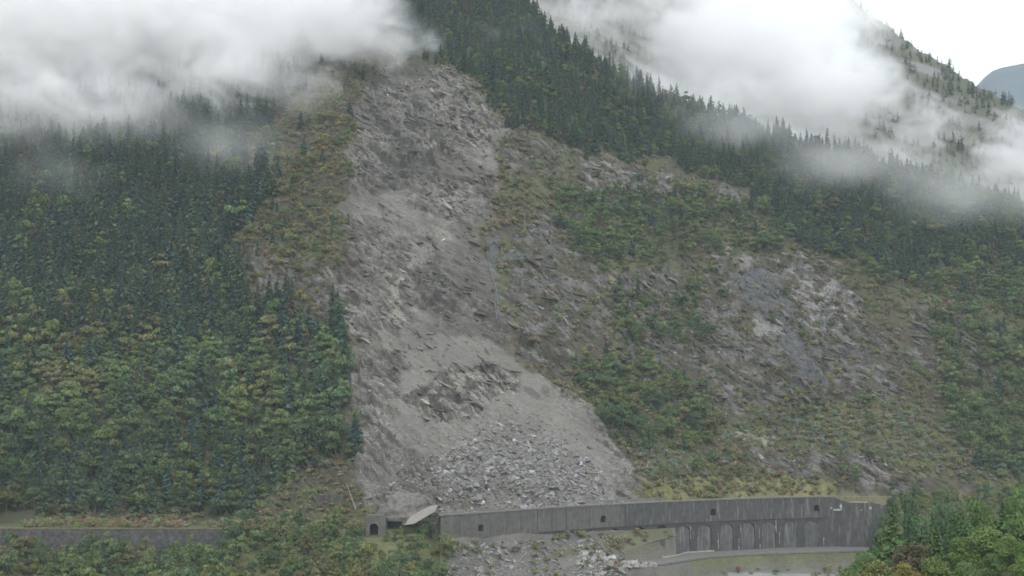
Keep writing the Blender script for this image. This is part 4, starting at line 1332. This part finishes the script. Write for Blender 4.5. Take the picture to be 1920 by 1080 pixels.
pole('dead_trunk', 673, 720, 673, 668, 756, 0.28, M_DARKWOOD, 'shorter dark bare trunk at the slide edge, right of the pair', 'dead tree', 0.6, 3, 'bare trunks at the slide edge')
pole('dead_trunk', 1181, 888, 1187, 872, 742, 0.24, M_PALE, 'pale broken snag standing at the right foot of the slide', 'dead tree', 0.5, 2)
pole('dead_trunk', 1213, 876, 1216, 864, 748, 0.18, M_PALE, 'thin pale snag among shrubs right of the slide foot', 'dead tree', 0.5, 1)
pole('utility_pole', 428, 1000, 428, 965, 676, 0.2, M_DARKWOOD, 'dark wooden pole on the track edge at the end of the embankment', 'pole')
pole('marker_post', 444, 996, 444, 978, 674, 0.16, M_WOOD, 'short pale post beside the dark pole on the track edge', 'post')
pole('marker_post', 596, 1001, 597, 988, 668, 0.16, M_WOOD, 'short pale post among the yellow bushes left of the portal', 'post')
pole('rock_anchor_post', 984, 430, 984, 398, 890, 0.14, M_PALE, 'thin pale post standing on the slope above the hanging net', 'post')

LOGS = [(742, 925, 40, 6, 'at the left end of the rubble'), (812, 905, 20, 10, 'in the rubble fan, left flank'), (868, 868, -18, 9, 'near the middle of the rubble fan'), (1010, 835, 24, -8, 'on the upper right of the rubble fan'),
        (1088, 905, 22, 7, 'in the rubble fan, right flank'), (700, 880, 10, 16, 'at the left edge of the fan, upper'), (920, 1022, 18, 14, 'on the debris under the gallery, left'), (985, 1040, -14, 16, 'on the debris under the gallery, centre'),
        (1045, 1010, 20, 12, 'just below the gallery base, right'), (1120, 1020, 16, 16, 'on the debris right of the others under the gallery')]
for (u_, v_, du, dv, wh) in LOGS:
    a, b = ground_at(u_, v_), ground_at(u_ + du, v_ + dv)
    if (a - b).length > 16: b = a + (b - a).normalized() * 9
    mb_ = MB(); up_ = Vector((0, -0.5, 0.5))
    mb_.tube([tuple(a + up_), tuple((a + b) / 2 + up_ * 1.4), tuple(b + up_)], [0.30, 0.24, 0.14], 6)
    for k in range(3):
        s_ = a.lerp(b, 0.3 + 0.2 * k) + up_; mb_.tube([tuple(s_), tuple(s_ + Vector((random.uniform(-.8, .8), -.5, random.uniform(.5, 1.4))))], [.1, .04], 4)
    tag(mb_.build('fallen_log', [M_WOOD]), 'pale stripped log ' + wh, 'log', 'logs carried down by the slide')

# rockfall netting torn by the slide
def build_net():
    m, nt, bs, out = mat('wire_netting')
    geo = node(nt, 'ShaderNodeNewGeometry').outputs['Position']
    n_ = noise_node(nt, geo, 1.6, 5, 0.7)
    nt.links.new(mul(nt, ramp(nt, n_, [(0.3, 0.6), (0.7, 1.2)]), (0.17, 0.185, 0.20)), bs.inputs['Base Color'])
    tr = node(nt, 'ShaderNodeBsdfTransparent'); ms = node(nt, 'ShaderNodeMixShader')
    nt.links.new(ramp(nt, noise_node(nt, geo, 4.0, 3, 0.6), [(0.42, 0.0), (0.62, 0.85)]), ms.inputs[0])
    nt.links.new(tr.outputs[0], ms.inputs[1]); nt.links.new(bs.outputs[0], ms.inputs[2]); nt.links.new(ms.outputs[0], out.inputs['Surface'])
    root = empty('rockfall_net', ground_at(925, 520), 'torn blue-grey rockfall netting hanging on the slide\'s right edge', 'rockfall net')
    def drape(name, left, right, n=14, k=5):
        mb_ = MB(); rows = []
        for i in range(n + 1):
            f = i / n
            L0 = np.array([np.interp(f, np.linspace(0, 1, len(left)), [p[c_] for p in left]) for c_ in (0, 1)])
            R0 = np.array([np.interp(f, np.linspace(0, 1, len(right)), [p[c_] for p in right]) for c_ in (0, 1)])
            row = []
            for j in range(k + 1):
                q2 = L0 + (R0 - L0) * j / k
                g2 = ground_at(float(q2[0]), float(q2[1])) + Vector((0, -1.3 - 0.5 * math.sin(i * 1.3 + j * 2), 0.5))
                row.append(tuple(g2))
            rows.append(row)
        for i in range(n):
            for j in range(k): mb_.quad(rows[i][j], rows[i][j + 1], rows[i + 1][j + 1], rows[i + 1][j])
        return adopt(mb_.build(name, [m]), root)
    drape('netting', [(911, 446), (912, 470), (915, 500)], [(938, 444), (934, 470), (928, 495)])
    drape('netting', [(938, 466), (958, 472), (992, 482)], [(940, 492), (962, 490), (994, 490)], 10, 4)
    drape('netting', [(915, 500), (924, 525), (928, 560), (930, 600)], [(924, 498), (931, 525), (936, 560), (938, 602)], 16, 3)
    for pts in ([(912, 446), (913, 480), (917, 505), (926, 535), (928, 575), (931, 608)], [(916, 500), (922, 520), (929, 545), (934, 590)], [(936, 448), (950, 470), (985, 484)]):
        g2 = [tuple(ground_at(*p_) + Vector((0, -1.8, 0.8))) for p_ in pts]
        mb_ = MB(); mb_.tube(g2, 0.14, 5)
        adopt(mb_.build('cable', [M_COPING]), root)
build_net()

# ------------------------------------------------------------------ near trees at the lower right, on the viewer's side of the valley
NEAR = []
for (h_, R_, lb, bs_) in ((15, 4.2, 34, .16), (15, 4.8, 40, .2), (16, 3.8, 32, .12), (14, 5.0, 38, .22)):
    v, f, t, tr = broad_parts(h_, R_, lb, 105, .46, bs_, True, 1.0)
    NEAR.append((crown_mesh('crown', v, f, t), mesh_from('trunk', tr.v, tr.f, [M_BARK]), h_))
NEARC = []
for (h_, R_) in ((17, 3.0), (16, 3.4)):
    v, f, t, tr = conifer_parts(h_, R_, 330, .08, 7)
    NEARC.append((crown_mesh('crown', v, f, t), mesh_from('trunk', tr.v, tr.f, [M_BARK]), h_))
def near_tree(u, vtop, y, kind, tint, label, group='trees on the near hillside at the lower right'):
    tint = (tint[0] * 1.4, tint[1] * 1.4, tint[2] * 1.2)
    x = (u - 960) / F * y
    g0 = ground_xy(x, y)
    k = ray(u, vtop)[1]
    h_ = CAMZ + k * y - g0
    pool = NEARC if kind == 'conifer' else NEAR
    v_ = random.randrange(len(pool)); cm, tm, hh = pool[v_]
    s = max(h_, 4) / hh
    root = empty('pine_tree' if kind == 'conifer' else 'deciduous_tree', (x, y, g0), label, 'tree', group)
    w = min(max(s, 0.6), 1.25) * random.uniform(.9, 1.15)
    root.scale = (w, w, s); root.rotation_euler = (0, 0, random.random() * 6.28)
    for nm, me_ in (('crown', cm), ('trunk', tm)):
        o_ = bpy.data.objects.new(nm, me_); C.objects.link(o_); o_.parent = root
        o_['tint'] = list(tint)
    return root
NT = [
    # u, top v, distance, kind, tint, label
    (1668, 948, 372, 'conifer', (.075, .125, .05), 'pointed bright green conifer at the left end of the near trees, beside the wall end'),
    (1622, 1030, 350, 'tree', (.07, .12, .045), 'small round green tree lowest at the left end of the near trees'),
    (1650, 985, 395, 'tree', (.06, .105, .045), 'dark green tree behind the bright conifer, against the wall end'),
    (1590, 1062, 330, 'tree', (.085, .12, .045), 'low bush-like green tree touching the road edge at the bottom'),
    (1640, 1045, 305, 'tree', (.11, .12, .045), 'olive tree at the bottom edge below the pointed conifer'),
    (1700, 1010, 330, 'tree', (.075, .068, .042), 'brownish autumn tree among the near green trees'),
    (1690, 1052, 290, 'tree', (.15, .135, .045), 'yellow leafed tree at the bottom edge below the brownish one'),
    (1722, 962, 400, 'tree', (.055, .10, .05), 'dark bluish green tree right of the pointed conifer'),
    (1748, 985, 350, 'conifer', (.07, .115, .045), 'mid green pine with a broken outline right of the brownish tree'),
    (1745, 1040, 290, 'tree', (.10, .13, .045), 'light green rounded tree at the bottom, right of the yellow one'),
    (1785, 950, 400, 'tree', (.065, .115, .05), 'tall green tree in the back row above the broken pine'),
    (1790, 1005, 330, 'tree', (.09, .14, .045), 'bright green dome shaped tree in the middle of the near trees'),
    (1800, 1050, 280, 'tree', (.08, .125, .045), 'green tree cut by the bottom edge under the bright dome'),
    (1830, 925, 410, 'tree', (.075, .125, .045), 'large green tree in the back row rising above its neighbours'),
    (1838, 985, 340, 'tree', (.10, .15, .05), 'yellowish green broad tree in front of the tallest back tree'),
    (1850, 1035, 285, 'tree', (.075, .12, .045), 'mid green tree at the bottom in front of the yellowish broad one'),
    (1872, 940, 380, 'conifer', (.07, .12, .05), 'green conifer in the back row second from the right edge'),
    (1885, 1000, 320, 'tree', (.085, .14, .045), 'bright leafy tree near the right edge, middle row'),
    (1905, 905, 400, 'tree', (.08, .135, .045), 'highest near tree, at the right edge of the back row'),
    (1912, 965, 340, 'tree', (.075, .125, .045), 'dense green tree at the right edge below the highest one'),
    (1905, 1045, 280, 'tree', (.09, .13, .045), 'olive green tree in the bottom right corner'),
    (1760, 935, 430, 'tree', (.05, .09, .05), 'dark teal tree farthest back above the near trees'),
    (1700, 925, 450, 'tree', (.05, .088, .05), 'dark teal tree farthest back behind the pointed conifer'),
    (1940, 930, 370, 'tree', (.08, .13, .045), 'green tree cut by the right edge of the view'),
    (1652, 958, 745, 'tree', (.055, .085, .045), 'dark green tree standing against the right end of the arcade wall'),
    (1668, 930, 770, 'tree', (.05, .08, .045), 'taller dark tree right behind the end of the arcade wall'),
    (1640, 995, 735, 'tree', (.06, .09, .045), 'low dark tree at the road edge hiding the wall corner'),
    (1955, 1000, 310, 'tree', (.09, .13, .045), 'pale green tree cut by the right edge near the corner'),
]
for a in NT: near_tree(*a)
# ------------------------------------------------------------------ labels for every single plant and rock
ORD = ['first', 'second', 'third', 'fourth', 'fifth', 'sixth', 'seventh', 'eighth', 'ninth', 'tenth', 'eleventh', 'twelfth', 'thirteenth', 'fourteenth', 'fifteenth',
       'sixteenth', 'seventeenth', 'eighteenth', 'nineteenth', 'twentieth']
def hue_word(t, kind):
    r, g, b = t[:3]; lum = r * .3 + g * .6 + b * .1
    if kind == 'rock':
        return ('pale' if lum > .22 else 'grey' if lum > .16 else 'dark grey') if b > r * .93 else ('beige' if lum > .16 else 'brownish grey')
    if r > g * 1.12: return 'rusty' if lum < .14 else 'orange brown'
    if r > g * 0.98: return 'yellow olive'
    if r > g * 0.86: return 'olive'
    if b > g * 0.62: return 'blue green'
    return 'bright green' if lum > .12 else ('green' if lum > .08 else 'deep green')
def zone(it):
    i = it['i']; u, v = float(uF[i]), float(vF[i])
    if it['kind'] == 'rock':
        if it['bank']: return 'river bank below the curved wall'
        if dF[i] < 0 and yF[i] < 720: return 'debris apron under the gallery, ' + ('left' if u < 980 else 'right') + ' part' if yF[i] < wall_top_y(UkF[i]) - 1 else 'lying on the gallery roof'
        col = 'left flank' if u < 800 else 'left half' if u < 900 else 'middle' if u < 990 else 'right half' if u < 1090 else 'right flank'
        row = 'top' if v < 830 else 'upper part' if v < 865 else 'centre' if v < 900 else 'lower part' if v < 930 else 'foot'
        return f'rubble fan {row}, {col}' if it['fan'] or v > 770 else ('bare slide, ' + ('upper' if v < 350 else 'middle' if v < 600 else 'lower') + ' part' if u < 1000 else 'on the right rock slope')
    if yF[i] < 672 and u < 860:
        return 'in the near thicket, ' + ('at the left corner' if u < 140 else 'below the embankment wall' if u < 300 else 'below the embankment end' if u < 450 else 'left of the portal' if u < 620 else 'under the portal' if u < 740 else 'below the pale slab')
    if yF[i] < 690 and u < 860: return 'on the verge, ' + ('far left' if u < 220 else 'above the embankment end' if u < 470 else 'beside the portal')
    if u > 1640 and v > 840: return 'slope behind the near trees, ' + ('right' if u > 1780 else 'by the wall end')
    if forf[i]:
        col = 'by the left border' if u < 130 else 'left part' if u < 260 else 'centre' if u < 390 else 'right part' if u < 520 else 'beside the slide'
        row = 'under the cloud' if v < 330 else 'upper rows' if v < 450 else 'mid slope' if v < 570 else 'upper autumn belt' if v < 680 else 'lower autumn belt' if v < 800 else 'above the forest foot' if v < 890 else 'forest foot'
        return f'left forest, {row}, {col}'
    if ridf[i]:
        col = 'above the slide' if u < 950 else 'right of the slide top' if u < 1150 else 'above the pale ledges' if u < 1400 else 'above the grey streak' if u < 1600 else 'towards the right border' if u < 1780 else 'at the right border'
        return f'ridge forest {col}, ' + ('upper side' if v < 120 + (u - 900) * 0.32 else 'lower edge')
    if spuf[i]: return 'shrubby spur left of the slide, ' + ('top' if v < 250 else 'upper half' if v < 340 else 'middle' if v < 430 else 'lower half' if v < 520 else 'bottom')
    if u < 1000 and v < 700: return 'along the right edge of the slide'
    if u > 1640: return 'right border slope, ' + ('upper' if v < 640 else 'middle' if v < 740 else 'lower') + ' part'
    if belf[i]: return 'vegetated bench above the wall, ' + ('left' if u < 1400 else 'middle' if u < 1560 else 'right')
    if v > 860: return 'just above the wall top, ' + ('left' if u < 1300 else 'middle' if u < 1480 else 'right')
    if v > 1000: return 'below the gallery, debris apron'
    col = 'beside the slide' if u < 1130 else 'centre left' if u < 1270 else 'centre' if u < 1400 else 'centre right' if u < 1520 else 'right side'
    row = 'upper thickets' if v < 470 else 'among the mid rocks' if v < 570 else 'lower thickets' if v < 680 else 'below the ledges' if v < 780 else 'bottom'
    return f'right rock slope, {row}, {col}'
KN = {'conifer': ('conifer', 'tree', 'conifers'), 'tree': ('leafy tree', 'tree', 'leafy trees'), 'shrub': ('shrub', 'shrub', 'shrubs'), 'rock': ('broken boulder', 'boulder', 'fallen boulders')}
for kind, its in SINGLES.items():
    cells = {}
    for it in its:
        it['zone'] = zone(it); it['hue'] = hue_word(it['t'], kind)
        cells.setdefault((it['zone'], it['hue']), []).append(it)
    for (zn, hu), members in cells.items():
        members.sort(key=lambda it: it['p'][0] / it['p'][1])
        n = len(members)
        for k, it in enumerate(members):
            nm = KN[kind][0]
            if n == 1: lab = f'only {hu} {nm}, {zn}'
            elif k == n - 1: lab = f'rightmost {hu} {nm}, {zn}'
            elif k == 0: lab = f'leftmost {hu} {nm}, {zn}'
            elif k < 20: lab = f'{ORD[k]} {hu} {nm} from left, {zn}'
            else: lab = f'{ORD[min(n - 1 - k, 19)]} {hu} {nm} from right, {zn}'
            tag(it['o'], lab, KN[kind][1], KN[kind][2] + ' ' + (zn.split(',')[0] if not zn.split(',')[0].startswith(('left', 'right', 'ridge', 'shrubby', 'vegetated')) else 'on the ' + zn.split(',')[0]))
# ------------------------------------------------------------------ low cloud lying against the slopes
def cloud_bank(name, blobs, dens, scale, amp, seed, gain=2.2):
    """a volume whose density is broken by noise inside a few overlapping soft ellipsoids: (u, v, distance, rx px, rz px, depth m, strength)"""
    m = bpy.data.materials.new(name + '_vapour'); m.use_nodes = True
    nt = m.node_tree; nt.nodes.clear(); l = nt.links.new
    out = nt.nodes.new('ShaderNodeOutputMaterial'); vol = nt.nodes.new('ShaderNodeVolumePrincipled')
    vol.inputs['Color'].default_value = (1.0, 1.0, 1.0, 1); vol.inputs['Anisotropy'].default_value = 0.0
    l(vol.outputs[0], out.inputs['Volume'])
    pos = nt.nodes.new('ShaderNodeNewGeometry').outputs['Position']
    def math_(op, a, b=None, clamp=False):
        n = nt.nodes.new('ShaderNodeMath'); n.operation = op; n.use_clamp = clamp
        for i, s in enumerate((a, b)):
            if s is None: continue
            if isinstance(s, (int, float)): n.inputs[i].default_value = s
            else: l(s, n.inputs[i])
        return n.outputs[0]
    f = None
    lo, hi = Vector((1e9, 1e9, 1e9)), Vector((-1e9, -1e9, -1e9))
    for (u, v, y, ru, rv, ry, st) in blobs:
        c = Vector(at_y(u, v, y)); r = Vector((ru * y / F, ry, rv * y / F))
        for i in range(3): lo[i] = min(lo[i], c[i] - r[i] * 1.1); hi[i] = max(hi[i], c[i] + r[i] * 1.1)
        mp_ = nt.nodes.new('ShaderNodeMapping'); mp_.vector_type = 'TEXTURE'
        mp_.inputs['Location'].default_value = c; mp_.inputs['Scale'].default_value = r
        l(pos, mp_.inputs['Vector'])
        ln = nt.nodes.new('ShaderNodeVectorMath'); ln.operation = 'LENGTH'; l(mp_.outputs[0], ln.inputs[0])
        e = math_('MULTIPLY', math_('SUBTRACT', 1.0, ln.outputs['Value'], True), st)
        f = e if f is None else math_('MAXIMUM', f, e)
    n = nt.nodes.new('ShaderNodeTexNoise'); n.inputs['Scale'].default_value = scale; n.inputs['Detail'].default_value = 5; n.inputs['Roughness'].default_value = 0.6
    n.inputs['Distortion'].default_value = 1.0
    mpn = nt.nodes.new('ShaderNodeMapping'); mpn.inputs['Location'].default_value = (seed * 31.7, seed * 11.3, seed * 5.1); mpn.inputs['Scale'].default_value = (1, 0.8, 1.25)
    mpn.inputs['Rotation'].default_value = (0, math.radians(-25), 0)
    l(pos, mpn.inputs['Vector']); l(mpn.outputs[0], n.inputs['Vector'])
    g_ = math_('ADD', f, math_('MULTIPLY', math_('SUBTRACT', n.outputs['Fac'], 0.52), amp))
    g_ = math_('MULTIPLY', g_, math_('MULTIPLY', f, 8.0, True))
    g_ = math_('MULTIPLY', g_, gain, True)
    l(math_('MULTIPLY', math_('MULTIPLY', g_, g_), dens), vol.inputs['Density'])
    mb = MB()
    x0, y0, z0 = lo; x1, y1, z1 = hi
    mb.box([(x0, y0, z0), (x1, y0, z0), (x1, y1, z0), (x0, y1, z0), (x0, y0, z1), (x1, y0, z1), (x1, y1, z1), (x0, y1, z1)])
    o = mb.build(name, [m]); tag(o, kind='stuff')
    m.cycles.volume_step_rate = 0.7 if name == 'low_cloud' else 1.2
    return o

cloud_bank('low_cloud', [(100, -10, 1060, 680, 265, 90, 2.0), (-420, 50, 1050, 500, 250, 90, 2.0), (450, 10, 1085, 310, 190, 80, 1.9), (390, 140, 1030, 200, 130, 60, 1.0),
                         (620, 55, 1110, 200, 100, 60, 1.1), (120, 180, 1010, 400, 130, 60, 0.6), (740, 75, 1130, 110, 60, 50, 0.6), (560, 160, 1060, 120, 90, 40, 0.4)], 0.060, 0.026, 2.1, 1, 1.35)
cloud_bank('low_cloud', [(1430, 80, 1390, 290, 185, 100, 1.9), (1200, -40, 1420, 250, 140, 90, 0.8), (1550, 175, 1340, 200, 105, 90, 1.2), (1290, 185, 1260, 210, 85, 70, 0.7),
                         (1740, 215, 1300, 140, 60, 60, 0.5), (1905, 290, 1240, 100, 110, 60, 0.9), (1060, 40, 1350, 180, 110, 70, 0.45),
                         (1480, 235, 1200, 250, 65, 50, 0.5), (1700, 285, 1200, 100, 65, 50, 0.55)], 0.040, 0.026, 2.1, 2, 1.3)
cloud_bank('wisp', [(950, 130, 1150, 120, 140, 40, 0.6), (100, 320, 930, 150, 90, 40, 0.5)], 0.012, 0.022, 1.5, 3, 1.5)
cloud_bank('mist', [(150, 215, 985, 420, 120, 50, 1.0), (420, 270, 960, 160, 90, 40, 0.9), (-150, 250, 980, 300, 130, 50, 1.0), (560, 180, 1020, 150, 100, 40, 0.9)], 0.011, 0.02, 1.2, 5, 1.2)
cloud_bank('mist', [(1020, 100, 1230, 190, 110, 50, 1.0), (1200, 170, 1180, 190, 95, 50, 1.0), (1390, 235, 1130, 210, 90, 50, 1.0), (1600, 305, 1085, 210, 85, 50, 1.1), (1800, 355, 1040, 200, 90, 50, 1.1), (1960, 370, 1010, 140, 90, 50, 1.1)], 0.012, 0.02, 1.0, 6, 1.2)
# ------------------------------------------------------------------ haze: the air over the valley
def make_haze():
    mb = MB()
    x0, x1, y0, y1, z0, z1 = -4000, 13000, -400, 9600, -47, 1900
    mb.box([(x0, y0, z0), (x1, y0, z0), (x1, y1, z0), (x0, y1, z0), (x0, y0, z1), (x1, y0, z1), (x1, y1, z1), (x0, y1, z1)])
    m = bpy.data.materials.new('haze_air'); m.use_nodes = True
    nt = m.node_tree; nt.nodes.clear()
    o = nt.nodes.new('ShaderNodeOutputMaterial'); v = nt.nodes.new('ShaderNodeVolumePrincipled')
    v.inputs['Color'].default_value = (0.82, 0.92, 1.0, 1)
    v.inputs['Density'].default_value = HAZE
    v.inputs['Anisotropy'].default_value = 0.0
    nt.links.new(v.outputs[0], o.inputs['Volume'])
    tag(mb.build('haze', [m]), kind='stuff')
HAZE = 0.00007
make_haze()
